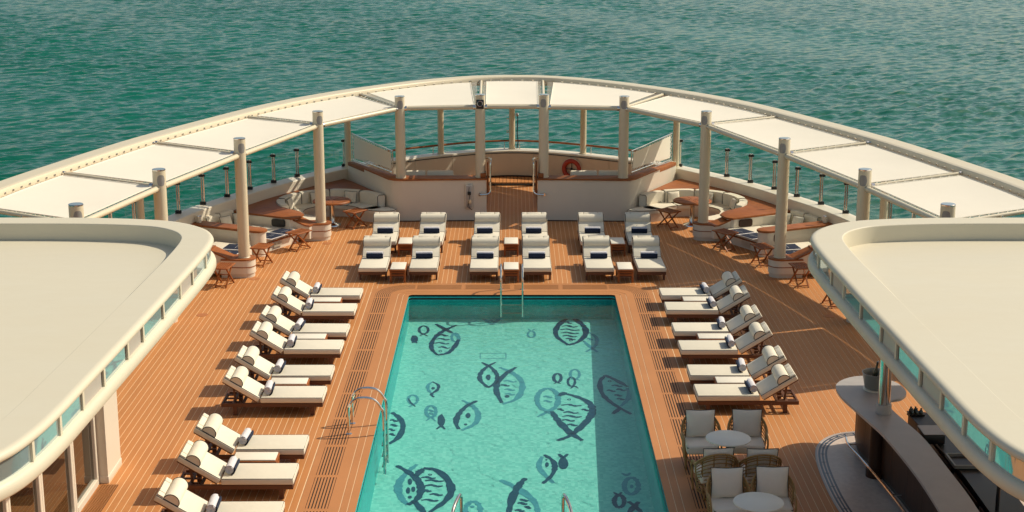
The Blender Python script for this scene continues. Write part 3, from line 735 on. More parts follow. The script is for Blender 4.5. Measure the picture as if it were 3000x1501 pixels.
# ---- posts under the outer beam
POSTS = [(0, 49.98), (2.3, 49.08), (5.05, 46.72), (9.3, 37.6), (10.75, 30.3)]
for i, (x, y) in enumerate(POSTS):
    for sx in ((1,) if i == 0 else (-1, 1)):
        lab = 'cream beam post at the middle of the stern' if i == 0 else ['', 'cream beam post beside the teak handrail, ', 'cream beam post at the outer end of the laced screen, ', 'cream beam post between glass railing panes, ', 'cream beam post abreast of the deckhouse roof, '][i] + SIDE[sx]
        t = thing('beam_post', lab, 'post', (x * sx, y, LEDGE), 0, 'posts holding up the outer beam')
        mb = MB(); mb.lathe([(.125, LEDGE), (.125, LEDGE + .02), (.10, LEDGE + .03), (.10, 3.08)], 22, (x * sx, y, 0)); mb.build('shaft', 'cream', t)
        if i == 0:
            mb = MB()
            for z in (1.5, 1.55, 1.95, 2.3): mb.box((-.14, y, z), (.09, .02, .025), .004, 1)
            mb.build('cleat', 'paint', t)
t = thing('flag_halyard', 'dark halyard rope with steel hook hanging beside the middle stern post', 'rope', (.17, 49.9, .97))
MB().tube([(.16, 49.9, .97), (.20, 49.9, 1.2), (.17, 49.9, 1.5), (.19, 49.9, 2.0), (.16, 49.9, 2.1)], .018, 6).build('rope', 'black', t)
mb = MB(); mb.lathe([(0, 2.03), (.05, 2.05), (.06, 2.1), (.03, 2.16), (0, 2.17)], 10, (.17, 49.88, 0)); mb.build('hook', 'chrome', t)

# ---- stern handrail
hr = thing('stern_handrail', 'teak handrail on slim stanchions round the stern', 'railing', (0, 50, LEDGE))
hp = [p for p in offset(full_rp, -.05) if abs(p.x) < 4.75 and p.y > 46]
MB().tube([(p.x, p.y, LEDGE + .27) for p in hp], .032, 10).build('rail', 'teak', hr)
for x in (-4.6, -3.4, -2.55, -1.2, -.25, .25, 1.2, 2.55, 3.4, 4.6):
    y = rp_y(x) - .05; mb = MB().tube([(x, y, LEDGE - .01), (x, y, LEDGE + .25)], .013, 6); mb.lathe([(.03, LEDGE), (.03, LEDGE + .012), (0, LEDGE + .014)], 8, (x, y, 0)); mb.build('stanchion', 'chrome', hr)

# ---- glass railings
RPOST = [(5.18, 46.78), (5.8, 45.98), (6.41, 45.1), (6.97, 44.15), (7.5, 43.15), (7.96, 42.1), (8.43, 41.05), (8.86, 39.9), (9.18, 38.75), (9.47, 37.6), (9.75, 36.4), (9.98, 35.2), (10.2, 34.0), (10.4, 32.8), (10.58, 31.6), (10.73, 30.4), (10.86, 29.2)]
for sx in (-1, 1):
    g = thing('glass_railing', f'glass railing with steel posts on the bulwark, {SIDE[sx]}', 'railing', (8.4 * sx, 41, LEDGE))
    for i, (x, y) in enumerate(RPOST):
        x *= sx
        if 2 <= i or i == 0:
            mb = MB(); mb.tube([(x - .03 * sx, y, LEDGE), (x - .03 * sx, y, LEDGE + .86)], .028, 10); mb.tube([(x + .03 * sx, y + .02, LEDGE), (x + .03 * sx, y + .02, LEDGE + .86)], .022, 8)
            p = mb.build('post', 'chrome', g)
            cl = MB()
            for z in (LEDGE + .05, LEDGE + .80): cl.box((x, y, z), (.17, .07, .07), .015)
            cl.box((x, y, LEDGE + .005), (.16, .12, .02), .006, 1)
            cl = cl.build('clamp', 'black'); cl['kind'] = 'stuff'; attach(cl, p)
        if i + 1 < len(RPOST):
            a = Vector((x, y)); b = Vector((RPOST[i + 1][0] * sx, RPOST[i + 1][1])); d = (b - a).normalized(); a2 = a + d * .05; b2 = b - d * .05; nn = V(-d.y, d.x) * .006
            z0, z1 = LEDGE + .03, LEDGE + .82
            MB().add([(a2.x + nn.x, a2.y + nn.y, z0), (b2.x + nn.x, b2.y + nn.y, z0), (b2.x + nn.x, b2.y + nn.y, z1), (a2.x + nn.x, a2.y + nn.y, z1)], [(0, 1, 2, 3)]).build('glass_pane', 'glass', g, smooth=False, recalc=False)

# ---- stern walls (white, teak capped) either side of the stairway
WT = 1.17
def mir0(pts, sx): return [(p[0] * sx, p[1]) for p in pts]
for sx in (-1, 1):
    lab = 'white stern wall with teak cap and a recessed socket box' if sx < 0 else 'white stern wall with teak cap in front of the lifebuoy'
    t = thing('stern_wall', lab, 'wall', (2.0 * sx, 43.6, 0))
    pts = [(.74, 43.42), (1.0, 43.40), (2.0, 43.38), (3.1, 43.30), (3.35, 43.32), (3.52, 43.45), (5.02, 46.35), (4.85, 46.55), (3.28, 43.78), (.74, 43.86)]
    MB().prism([(x * sx, y) for x, y in pts], 0, WT, .0).build('wall_body', 'paint', t)
    cap = [(.72, 43.38), (2.0, 43.34), (3.12, 43.26), (3.38, 43.28), (3.56, 43.43), (4.45, 45.14), (4.22, 45.25), (3.30, 43.86), (.72, 43.90)]
    MB().prism([(x * sx, y) for x, y in cap], WT + .002, WT + .05, .012).build('teak_cap', 'teak', t)
    low = [(4.42, 45.18), (5.02, 46.30), (4.86, 46.42), (4.20, 45.30)]
    MB().prism([(x * sx, y) for x, y in low], WT - .10, WT + .004, .01).build('teak_step', 'teak', t)
    MB().box((.83 * sx, 43.64, WT + .12), (.16, .40, .14), .02).build('end_block', 'teak', t)
    MB().prism(mir0([(.74, 43.25), (3.0, 43.16), (3.38, 43.18), (3.62, 43.36), (3.52, 43.44), (3.34, 43.29), (3.0, 43.28), (.74, 43.38)], sx), .0005, .006).build('foot_drain', 'trough', t, smooth=False)
    # handrail of the stairway
    r_ = thing('stair_handrail', f'steel stair handrail bent down to the white wall, {SIDE[sx]}', 'handrail', (.64 * sx, 43.5, .75), 0, 'steel handrails of the stairway')
    x = .62 * sx
    MB().tube(cr([(.76 * sx, 43.9, 1.72), (x, 43.75, 1.74), (x, 43.42, 1.70), (x, 43.36, 1.55), (x, 43.34, 1.0), (x, 43.33, .86), (.70 * sx, 43.31, .78), (.92 * sx, 43.30, .76)], 5), .024, 10).build('rail', 'chrome', r_)
    mb = MB(); mb.lathe([(0, -.02), (.045, -.02), (.045, .02), (0, .02)], 14); 
    fl = inst('flange', mb.mesh('flange', 'chrome'), r_, (.92 * sx, 43.36, .76)); fl.rotation_euler = (PI / 2, 0, 0)
    MB().tube([(.95 * sx, 43.30, .76), (.95 * sx, 43.42, .76)], .012, 6).build('bracket', 'chrome', r_)
    MB().box((.70 * sx, 43.64, 1.2), (.05, .3, .95), .01).build('newel', 'teak', r_)
    # sofa backs seen over the wall
    for k in range(2):
        o = MB().box(((1.85 + k * .82 + .25) * sx, 44.25, .69), (.78, .20, 1.20), .04).build('sofa_back', 'fabric')
        tag(o, f'white seat back just showing above the teak cap, {["nearer to", "farther from"][k]} the stairway, {SIDE[sx]}', 'seat back', 'white seat backs behind the stern walls')
    # laced canvas screen
    a = Vector((3.42 * sx, 43.75, 0)); b = Vector((4.92 * sx, 46.55, 0)); d = (b - a).normalized()
    sc = thing('canvas_screen', f'white canvas screen laced into a steel frame, {SIDE[sx]}', 'screen', (4.1 * sx, 45, WT + .06), 0, 'laced canvas wind screens')
    def P(s, z): q = a.lerp(b, s); return Vector((q.x, q.y, z))
    for pth in ([P(.02, 1.95), P(.98, 2.03)], [P(.02, 1.32), P(.60, 1.30), P(.66, 1.24), P(.98, 1.22)], [P(.02, 1.24), P(.02, 1.97)], [P(.98, 1.10), P(.98, 2.05)]): MB().tube(pth, .017, 8).build('frame_rod', 'chrome', sc)
    q = [P(.06, 1.40), P(.60, 1.38), P(.68, 1.31), P(.94, 1.29), P(.94, 1.96), P(.06, 1.88)]; nn = V(-d.y, d.x, 0) * .004
    MB().add([p + nn for p in q] + [p - nn for p in q], [(0, 1, 2, 3, 4, 5), (11, 10, 9, 8, 7, 6)] + [(i, (i + 1) % 6, 6 + (i + 1) % 6, 6 + i) for i in range(6)]).build('canvas', 'awning', sc, smooth=False)
    lc = MB(); lacing(lc, [q[5], q[4]], [P(.03, 1.95), P(.97, 2.03)], 30, .008); lacing(lc, [q[0], q[1], q[3]], [P(.03, 1.32), P(.6, 1.3), P(.97, 1.22)], 30, .008); lacing(lc, [q[0], q[5]], [P(.02, 1.35), P(.02, 1.9)], 10, .008); lacing(lc, [q[3], q[4]], [P(.98, 1.3), P(.98, 2.0)], 10, .008)
    lc.build('lacing_cord', 'rope', sc)['kind'] = 'stuff'
# socket box on the left wall
t = thing('socket_box', 'recessed white socket box with dark plug and dangling cables', 'socket box', (-1.24, 43.36, .35))
mb = MB(); mb.box((-1.24, 43.365, .69), (.23, .05, .72), .04, 3); mb.build('box_rim', 'paint', t)
mb = MB(); mb.box((-1.24, 43.342, .69), (.17, .03, .64), .012); mb.build('box_back', 'opaque_panel', t)
MB().box((-1.23, 43.315, .80), (.10, .05, .10), .015).build('plug', 'black', t)
MB().box((-1.22, 43.315, .56), (.10, .05, .12), .02).build('socket', 'caulk', t)
mb = MB(); mb.tube(cr([(-1.23, 43.30, .98), (-1.24, 43.29, .86), (-1.22, 43.29, .7), (-1.26, 43.29, .5), (-1.2, 43.29, .36), (-1.15, 43.29, .33)], 5), .008, 5)
mb.tube(cr([(-1.22, 43.30, .52), (-1.29, 43.29, .45), (-1.24, 43.29, .38), (-1.17, 43.29, .34)], 5), .006, 5); mb.build('cable', 'black', t)
# lifebuoy on the stern lining
t = thing('lifebuoy', 'red lifebuoy with pale bands hung on the stern lining', 'lifebuoy', (1.86, 48.9, .2))
nx = Vector((-.44, -.9, 0)).normalized(); cy = rp_y(1.95) - .36
c = Vector((1.93, cy - .16, .47)); ux = Vector((nx.y, -nx.x, 0)) * -1
MB().tube([c + ux * .27 * math.cos(q) + V(0, 0, .27 * math.sin(q)) for q in np.linspace(0, 2 * PI, 41)[:-1]], .075, 12, closed=True).build('ring', 'lifering', t)
for q0 in (PI / 4, 3 * PI / 4, 5 * PI / 4, 7 * PI / 4):
    MB().tube([c + ux * .27 * math.cos(q) + V(0, 0, .27 * math.sin(q)) for q in np.linspace(q0 - .12, q0 + .12, 5)], .079, 12).build('band', 'lifering', t)
MB().tube([c + ux * .355 * math.cos(q) + V(0, 0, .355 * math.sin(q)) + nx * .02 for q in np.linspace(0, 2 * PI, 41)[:-1]], .010, 5, closed=True).build('grab_rope', 'rope', t)
mb = MB(); 
for q in (PI / 2, PI, 0, -PI / 2): mb.tube([c + ux * .02 * math.cos(q) + V(0, 0, .02 * math.sin(q)), c + ux * .2 * math.cos(q) + V(0, 0, .2 * math.sin(q))], .014, 5)
mb.box(tuple(c + nx * .02), (.07, .05, .09), .015); mb.build('bracket', 'black', t)

# ================================================================== SIDE BAYS (sofas, plinths, counters)
def rounded_end(p0, p1, w, n=10):
    """capsule-ended strip polygon from p1 (square end) to p0 (round end)"""
    a = Vector(p0); b = Vector(p1); d = (b - a).normalized(); nn = Vector((-d.y, d.x))
    th = math.atan2(nn.y, nn.x)
    arc = [a + Vector((math.cos(th + PI * k / n), math.sin(th + PI * k / n))) * w / 2 for k in range(n + 1)]
    return [b + nn * w / 2] + arc + [b - nn * w / 2]
def mir(pts, sx): return [(p[0] * sx, p[1]) for p in pts]
def puff(w, h, t, n=10):
    """square scatter pillow lying in xz, thickness along y"""
    mb = MB(); vs = []; fs = []
    for side in (1, -1):
        for i in range(n + 1):
            for j in range(n + 1):
                u = i / n * 2 - 1; v = j / n * 2 - 1
                th = ((1 - abs(u) ** 2.6) * (1 - abs(v) ** 2.6)) ** .55 * t / 2
                pin = 1 - .07 * (1 - abs(u) ** 2) * abs(v) ** 6; pin2 = 1 - .07 * (1 - abs(v) ** 2) * abs(u) ** 6
                vs.append((u * w / 2 * pin2, side * th, v * h / 2 * pin))
    K = (n + 1) ** 2
    for s_ in range(2):
        for i in range(n):
            for j in range(n):
                q = s_ * K + i * (n + 1) + j; fs.append((q, q + 1, q + n + 2, q + n + 1))
    return mb.add(vs, fs)
def pillow_piping(w, h):
    return MB().tube([(w / 2 * .985, 0, -h / 2 * .985), (w / 2 * .93, 0, 0), (w / 2 * .985, 0, h / 2 * .985), (0, 0, h / 2 * .93), (-w / 2 * .985, 0, h / 2 * .985), (-w / 2 * .93, 0, 0), (-w / 2 * .985, 0, -h / 2 * .985), (0, 0, -h / 2 * .93)], .007, 5, closed=True)
pm_small = puff(.40, .34, .15).mesh('pillow', 'fabric', angle=60); pp_small = pillow_piping(.40, .34).mesh('piping', 'piping')
def scatter(loc, rz, tilt, lab, grp):
    o = inst('scatter_pillow', pm_small, None, loc); o.rotation_euler = (tilt, 0, rz); tag(o, lab, 'pillow', grp)
    c_ = inst('piping', pp_small, None); c_.parent = o
    return o
ZT = .66          # teak tops
for sx in (-1, 1):
    S_ = SIDE[sx]
    # --- teak surface behind the round sofa with its counter arm
    C = (5.12, 42.95); RO, RI = 1.60, 1.42
    arc = [(C[0] + RO * math.cos(math.radians(a)), C[1] + RO * math.sin(math.radians(a))) for a in np.linspace(152, -30, 26)]
    bwi = [p for p in offset([Vector((p.x, p.y)) for p in rp_r], -.39)]
    bseg = [(p.x, p.y) for p in bwi if 4.9 < p.x < 7.75]
    poly = [(3.72, 43.74)] + [(4.86, 45.85)] + bseg + [(7.72, 41.55), (5.98, 40.62), (5.80, 40.72), (5.70, 41.15), (5.85, 41.5)] + arc[::-1][:-1]
    b1 = thing('teak_shelf', f'broad teak shelf behind the round sofa running into a counter arm, {S_}', 'shelf', (6.3 * sx, 43.5, 0))
    MB().prism(mir(poly, sx), ZT - .05, ZT, .008).build('teak_top', 'teak', b1)
    body = [(3.76, 43.80), (4.88, 45.8)] + [(x - .02, y) for x, y in bseg] + [(7.70, 41.52), (6.02, 40.66), (5.84, 40.76), (5.74, 41.15), (5.88, 41.5)] + [(C[0] + (RO + .02) * math.cos(math.radians(a)), C[1] + (RO + .02) * math.sin(math.radians(a))) for a in np.linspace(-30, 150, 24)]
    MB().prism(mir(body, sx), 0, ZT - .052).build('shelf_body', 'paint', b1)
    # --- round sofa
    so = thing('round_sofa', f'round cream banquette sofa wrapped about the teak table, {S_}', 'sofa', (C[0] * sx, C[1], 0))
    def arcpts(r, a0, a1, n): return [(C[0] + r * math.cos(math.radians(a)), C[1] + r * math.sin(math.radians(a))) for a in np.linspace(a0, a1, n)]
    A0, A1 = -78, 158
    base = arcpts(1.40, A0, A1, 30) + arcpts(.92, A1, A0, 30)
    MB().prism(mir(base, sx), .0, .24).build('sofa_base', 'paint', so)
    nseg = 5
    for k in range(nseg):
        a0 = A0 + (A1 - A0) * k / nseg + .5; a1 = A0 + (A1 - A0) * (k + 1) / nseg - .5
        pl = arcpts(1.42, a0, a1, 10) + arcpts(.84, a1, a0, 10)
        if k == nseg - 1: pl = arcpts(1.42, a0, a1 + 6, 10) + arcpts(1.13, a1 + 14, a1 + 14, 1) + arcpts(.84, a1 + 4, a0, 10)
        c_ = MB().prism(mir(pl, sx), .25, .37, .03).build('seat_cushion', 'fabric', so)
        pb = MB().tube([(p[0] * sx, p[1], .355) for p in pl], .008, 5, closed=True).build('piping', 'piping'); attach(pb, c_)
    endp = [(4.37, 43.25), (3.95, 43.0), (3.62, 42.95), (3.42, 43.02), (3.33, 43.17), (3.40, 43.26), (3.58, 43.40), (3.90, 43.70)]
    c_ = MB().prism(mir(endp, sx), .25, .37, .03).build('seat_cushion', 'fabric', so)
    attach(MB().tube([(p[0] * sx, p[1], .355) for p in endp], .008, 5, closed=True).build('piping', 'piping'), c_)
    MB().prism(mir([(4.37, 43.30), (3.95, 43.06), (3.62, 43.02), (3.47, 43.08), (3.44, 43.18), (3.62, 43.42), (3.90, 43.70)], sx), 0, .24).build('sofa_base', 'paint', so)
    for k in range(5):
        a0 = -34 + 38 * k + .5; a1 = -34 + 38 * (k + 1) - .5
        pl = arcpts(1.58, a0, a1, 10) + arcpts(1.36, a1, a0, 10)
        c_ = MB().prism(mir(pl, sx), .36, .70, .05, 3).build('back_cushion', 'fabric', so)
        e = [(C[0] + r * math.cos(math.radians(a1 + .5)), C[1] + r * math.sin(math.radians(a1 + .5)), z) for r, z in ((1.355, .38), (1.355, .66), (1.40, .705), (1.55, .705))]
        pb = MB().tube([(p[0] * sx, p[1], p[2]) for p in e], .010, 5).build('piping', 'piping'); attach(pb, c_)
    for k, (a, tl) in enumerate(((8, -.35), (62, -.3), (108, -.3))):
        q = math.radians(a); r_ = 1.24; x = (C[0] + r_ * math.cos(q)) * sx; y = C[1] + r_ * math.sin(q)
        rz = math.atan2(math.sin(q), math.cos(q) * sx) - PI / 2
        scatter((x, y, .53), rz, -.3, f'small cream pillow on the round sofa, {ORD[k]} from the counter arm, {S_}', 'scatter pillows on the round sofas')
    # --- round teak table
    tb = thing('round_table', f'round varnished teak table on a steel pedestal, {S_}', 'table', (5.12 * sx, 42.72, 0))
    mb = MB(); mb.lathe([(0, .735), (.50, .735), (.53, .728), (.545, .71), (.545, .685), (.52, .675), (0, .675)], 44, (5.12 * sx, 42.72, 0)); top = mb.build('table_top', 'teak', tb)
    mb = MB()
    for k in range(8):
        q = k * PI / 4 + .2; mb.tube([(5.12 * sx + .07 * math.cos(q), 42.72 + .07 * math.sin(q), .7362), (5.12 * sx + .5 * math.cos(q), 42.72 + .5 * math.sin(q), .7362)], .0035, 4)
    attach(mb.build('inlay_line', 'darkwood'), top)
    mb = MB(); mb.lathe([(.14, .675), (.10, .64), (.075, .6), (.075, .12), (.10, .08), (.25, .03), (.26, .0)], 24, (5.12 * sx, 42.72, 0)); mb.build('pedestal', 'chrome', tb)
    # --- divider wall of the first daybed, with dark niche, and the sloping teak arm to the plinth
    d1 = thing('column_plinth', f'rounded white plinth with teak trims and sloping arm beside the round sofa, {S_}', 'plinth', (5.22 * sx, 40.98, 0))
    def plinth(d, cx_, cy_, r, ex, ey, t):
        """capsule plan from the column centre towards (ex,ey)"""
        cap = mir(rounded_end((cx_, cy_), (ex, ey), 2 * r), sx)
        MB().prism(mir(rounded_end((cx_, cy_), (ex, ey), 2 * r - .05), sx), 0, .12).build('plinth_foot', 'panel', d)
        MB().prism(cap, .105, .44, .0).build('plinth_body', 'paint', d)
        out = mir(rounded_end((cx_, cy_), (ex, ey), 2 * r + .03), sx)
        MB().prism(out, .44, .475, .01).build('teak_trim', 'teak', d)
        band = mir(rounded_end((cx_, cy_), (ex, ey), 2 * r + .018), sx)
        MB().prism(band, .262, .282).build('teak_trim', 'teak', d)
    plinth(d1, 5.22, 40.98, .275, 5.72, 40.92, 0)
    # wall with sloped front
    def side_wall(d, pa, pb, th, x_low, z_low, top):
        a = Vector(pa); b = Vector(pb); dr = (b - a); Ln = dr.length; dr.normalize(); nn = Vector((-dr.y, dr.x)) * th / 2
        prof = [(0, .1), (Ln, .1), (Ln, top), (.62, top), (.12, z_low), (0, z_low)]
        vs = [];
        for sg in (1, -1):
            for s_, z in prof: p = a + dr * s_ + nn * sg; vs.append((p.x * sx, p.y, z))
        K = len(prof); fs = [tuple(range(K)), tuple(range(2 * K - 1, K - 1, -1))] + [(i, (i + 1) % K, K + (i + 1) % K, K + i) for i in range(K)]
        MB().add(vs, fs).build('divider_wall', 'paint', d, smooth=False)
        # teak slab on the slope
        nn2 = nn * 1.08; vs = []
        for sg in (1, -1):
            for s_, z in ((.66, top + .03), (.60, top + .03), (.10, z_low + .035), (-.02, z_low + .035), (-.02, z_low + .0), (.12, z_low + .001), (.62, top + .001)):
                p = a + dr * s_ + nn2 * sg; vs.append((p.x * sx, p.y, z))
        K = 7; fs = [tuple(range(K)), tuple(range(2 * K - 1, K - 1, -1))] + [(i, (i + 1) % K, K + (i + 1) % K, K + i) for i in range(K)]
        MB().add(vs, fs).build('sloping_arm', 'teak', d, smooth=False)
        return a, dr, nn
    a, dr, nn = side_wall(d1, (5.40, 40.72), (7.6, 41.62), .42, 0, .445, ZT - .055)
    nface = nn * -1.0 if (nn.y > 0) else nn
    def niche(d, a, dr, nface, s0, s1, z0, z1, push=0):
        c = a + dr * (s0 + s1) / 2 + nface * 1.0 + nface.normalized() * push; mb = MB()
        ang = math.atan2(dr.y, dr.x * sx)
        mt = Matrix.Translation((c.x * sx, c.y, (z0 + z1) / 2)) @ Matrix.Rotation(ang, 4, 'Z')
        poly = []; w_, h_ = (s1 - s0) / 2, (z1 - z0) / 2; r_ = .06
        for (cx_, cz_, a0) in ((w_ - r_, h_ - r_, 0), (-w_ + r_, h_ - r_, 90), (-w_ + r_, -h_ + r_, 180), (w_ - r_, -h_ + r_, 270)):
            for k in range(5): q = math.radians(a0 + 90 * k / 4); poly.append((cx_ + r_ * math.cos(q), cz_ + r_ * math.sin(q)))
        n_ = len(poly); vs = [mt @ Vector((x, -.012, z)) for x, z in poly] + [mt @ Vector((x, .012, z)) for x, z in poly]
        MB().add(vs, [tuple(range(n_)), tuple(range(2 * n_ - 1, n_ - 1, -1))] + [(i, (i + 1) % n_, n_ + (i + 1) % n_, n_ + i) for i in range(n_)]).build('niche_cover', 'darkwood' if sx > 0 else 'black', d, smooth=False)
    niche(d1, a, dr, nface, .70, 1.12, .385, .595, .085)
    # --- first daybed
    db = thing('daybed', f'sofa-side cream daybed built in next to the round sofa, {S_}', 'daybed', (6.8 * sx, 40.4, 0))
    seatp = [(5.82, 40.62), (6.52, 39.40), (8.15, 40.25), (7.72, 41.35)]
    MB().prism(mir([(5.80, 40.60), (6.55, 39.30), (8.5, 40.2), (7.7, 41.5)], sx), 0, .24).build('daybed_base', 'paint', db)
    MB().prism(mir([(5.77, 40.60), (6.53, 39.27), (6.60, 39.31), (5.85, 40.64)], sx), .225, .25).build('teak_trim', 'teak', db)
    def lerp2(p, q, t): return (p[0] + (q[0] - p[0]) * t, p[1] + (q[1] - p[1]) * t)
    for k in range(2):
        for j in range(2):
            A_, B_ = lerp2(seatp[0], seatp[1], k / 2 + .005), lerp2(seatp[0], seatp[1], (k + 1) / 2 - .005)
            C_, D_ = lerp2(seatp[3], seatp[2], (k + 1) / 2 - .005), lerp2(seatp[3], seatp[2], k / 2 + .005)
            q0, q1 = (0, .5) if j == 0 else (.51, 1)
            pl = [lerp2(A_, D_, q0), lerp2(B_, C_, q0), lerp2(B_, C_, q1), lerp2(A_, D_, q1)]
            c_ = MB().prism(mir(pl, sx), .25, .37, .025).build('seat_cushion', 'fabric', db)
            attach(MB().tube([(p[0] * sx, p[1], .352) for p in pl], .008, 5, closed=True).build('piping', 'piping'), c_)
    for k in range(2):
        a_ = lerp2((7.88, 41.45), (8.42, 40.38), k / 2 + .01); b_ = lerp2((7.88, 41.45), (8.42, 40.38), (k + 1) / 2 - .01)
        pl = [a_, b_, (b_[0] - .22, b_[1] - .08), (a_[0] - .22, a_[1] - .08)]
        c_ = MB().prism(mir(pl, sx), .36, .74, .05, 3).build('back_cushion', 'fabric', db)
        attach(MB().tube([(b_[0] * sx, b_[1], .38), (b_[0] * sx, b_[1], .74), ((b_[0] - .2) * sx, b_[1] - .08, .74), ((b_[0] - .22) * sx, b_[1] - .08, .4)], .009, 5).build('piping', 'piping'), c_)
    mb = MB()
    for k in range(7): mb.box(((6.28) * sx, 39.72, .08 + k * .018), (.34, .012, .008), mt=Matrix.Translation((6.22 * sx, 39.78, 0)) @ Matrix.Rotation(math.atan2(-1.22, .70 * sx) , 4, 'Z') @ Matrix.Translation((-6.28 * sx, -39.72 - .012, 0)))
    mb.build('vent_louvre', 'panel', db)
    for k, (px, py, rz) in enumerate(((7.75, 40.7, -.9), (7.45, 41.15, -.5))):
        scatter((px * sx, py, .53), rz * sx, -.35, f'small cream pillow on the daybed, {["farther from", "nearer to"][k]} the round sofa, {S_}', 'scatter pillows on the daybeds')
    # --- second divider : teak counter with rounded white end
    d2 = thing('teak_counter', f'narrow teak counter with rounded white end between the two daybeds, {S_}', 'counter', (7.2 * sx, 39.4, 0))
    pth0, pth1 = (6.62, 39.08), (8.65, 40.05)
    MB().prism(mir(rounded_end(pth0, pth1, .40), sx), 0, .645).build('counter_body', 'paint', d2)
    MB().prism(mir(rounded_end(pth0, pth1, .47), sx), .646, .70, .015).build('teak_top', 'teak', d2)
    da = Vector((pth0[0], pth0[1])); ddr = (Vector(pth1) - da).normalized(); dn = Vector((-ddr.y, ddr.x)) * .2
    niche(d2, da, ddr, dn * -1.0 if dn.y > 0 else dn, .12, .5, .38, .60)
    lp = thing('deck_lamp', f'small white cylinder lamp standing on the narrow teak counter, {S_}', 'lamp', (8.33 * sx, 39.92, .70), 0, 'small lamps on the counters')
    mb = MB(); mb.lathe([(.065, .70), (.065, .84), (.06, .85), (0, .85)], 18, (8.33 * sx, 39.92, 0)); mb.build('lamp_body', 'paint', lp)
    mb = MB(); mb.lathe([(.07, .851), (.07, .875), (0, .88)], 18, (8.33 * sx, 39.92, 0)); mb.build('lamp_cap', 'chrome', lp)
    # --- second daybed
    db2 = thing('daybed', f'roof-side cream daybed between narrow counter and deckhouse, {S_}', 'daybed', (7.6 * sx, 38.2, 0))
    sp2 = [(6.78, 38.78), (6.98, 37.35), (9.0, 37.8), (8.75, 39.45)]
    MB().prism(mir([(6.76, 38.8), (6.96, 37.2), (9.2, 37.6), (8.9, 39.7)], sx), 0, .24).build('daybed_base', 'paint', db2)
    for k in range(2):
        A_, B_ = lerp2(sp2[0], sp2[1], k / 2 + .005), lerp2(sp2[0], sp2[1], (k + 1) / 2 - .005); C_, D_ = lerp2(sp2[3], sp2[2], (k + 1) / 2 - .005), lerp2(sp2[3], sp2[2], k / 2 + .005)
        for q0, q1 in ((0, .5), (.51, 1)):
            pl = [lerp2(A_, D_, q0), lerp2(B_, C_, q0), lerp2(B_, C_, q1), lerp2(A_, D_, q1)]
            c_ = MB().prism(mir(pl, sx), .25, .37, .025).build('seat_cushion', 'fabric', db2)
            attach(MB().tube([(p[0] * sx, p[1], .352) for p in pl], .008, 5, closed=True).build('piping', 'piping'), c_)
    d3 = thing('column_plinth', f'rounded white plinth with teak trims beside the deckhouse roof, {S_}', 'plinth', (6.63 * sx, 36.95, 0))
    plinth(d3, 6.63, 36.95, .275, 7.15, 37.0, 0)
    side_wall(d3, (6.82, 36.92), (9.3, 37.3), .42, 0, .445, ZT + .0)
    MB().prism(mir([(7.42, 36.78), (9.3, 37.06), (9.2, 37.55), (7.38, 37.25)], sx), ZT + .002, ZT + .05, .01).build('teak_top', 'teak', d3)
    # further plinths below the near columns
    for (cx_, cy_, nm) in ((7.68, 32.88, 'under the column just past the deckhouse roof'), (8.46, 29.17, 'under the column hidden by the deckhouse roof')):
        d4 = thing('column_plinth', f'round white plinth {nm}, {S_}', 'plinth', (cx_ * sx, cy_, 0))
        plinth(d4, cx_, cy_, .26, cx_ + .5, cy_, 0)
    # --- navy towels laid on the daybeds
    for k, (cx_, cy_, rz, zz) in enumerate(((6.12, 40.22, 0, .375), (6.43, 39.68, 0, .375), (7.10, 38.42, 0, .375), (7.20, 37.75, 0, .375))):
        first = k < 2; e = Vector((.70, -1.22)).normalized() if first else Vector((.14, -.99)); u = Vector((1.63, .85)).normalized() if first else Vector((.97, .22))
        lab = f'navy throw on the sofa-side daybed, {["nearer to", "farther from"][k % 2]} the sofa, {S_}' if first else f'navy throw on the roof-side daybed, {["farther from", "nearer to"][k % 2]} the roof, {S_}'
        tw = thing('navy_throw', lab, 'throw', (cx_ * sx, cy_, zz), 0, 'navy throws on the daybeds')
        def quad(w_, h_, z): return [((Vector((cx_, cy_)) + e * a_ * w_ + u * b_ * h_)) for a_, b_ in ((-.5, -.5), (.5, -.5), (.5, .5), (-.5, .5))]
        MB().prism([(p.x * sx, p.y) for p in quad(.60, .58, 0)], zz, zz + .010, .003).build('border', 'towel', tw)
        MB().prism([(p.x * sx, p.y) for p in quad(.52, .54, 0)], zz + .011, zz + .022, .004).build('cloth', 'navy', tw)
        mb = MB()
        for r_, (n_, wd) in enumerate(((9, .020), (4, .014))):
            for q in range(n_):
                p = Vector((cx_, cy_)) + e * ((q - (n_ - 1) / 2) * .038) + u * (-.03 - .05 * r_ + .0)
                pp = [p + e * a_ * wd * random.uniform(.7, 1) + u * b_ * .013 for a_, b_ in ((-.5, -.5), (.5, -.5), (.5, .5), (-.5, .5))]
                mb.add([(w_.x * sx, w_.y, zz + .0235) for w_ in pp], [(0, 1, 2, 3)])
        pr = mb.build('lettering', 'print', tw, smooth=False, recalc=False); pr['kind'] = 'stuff'

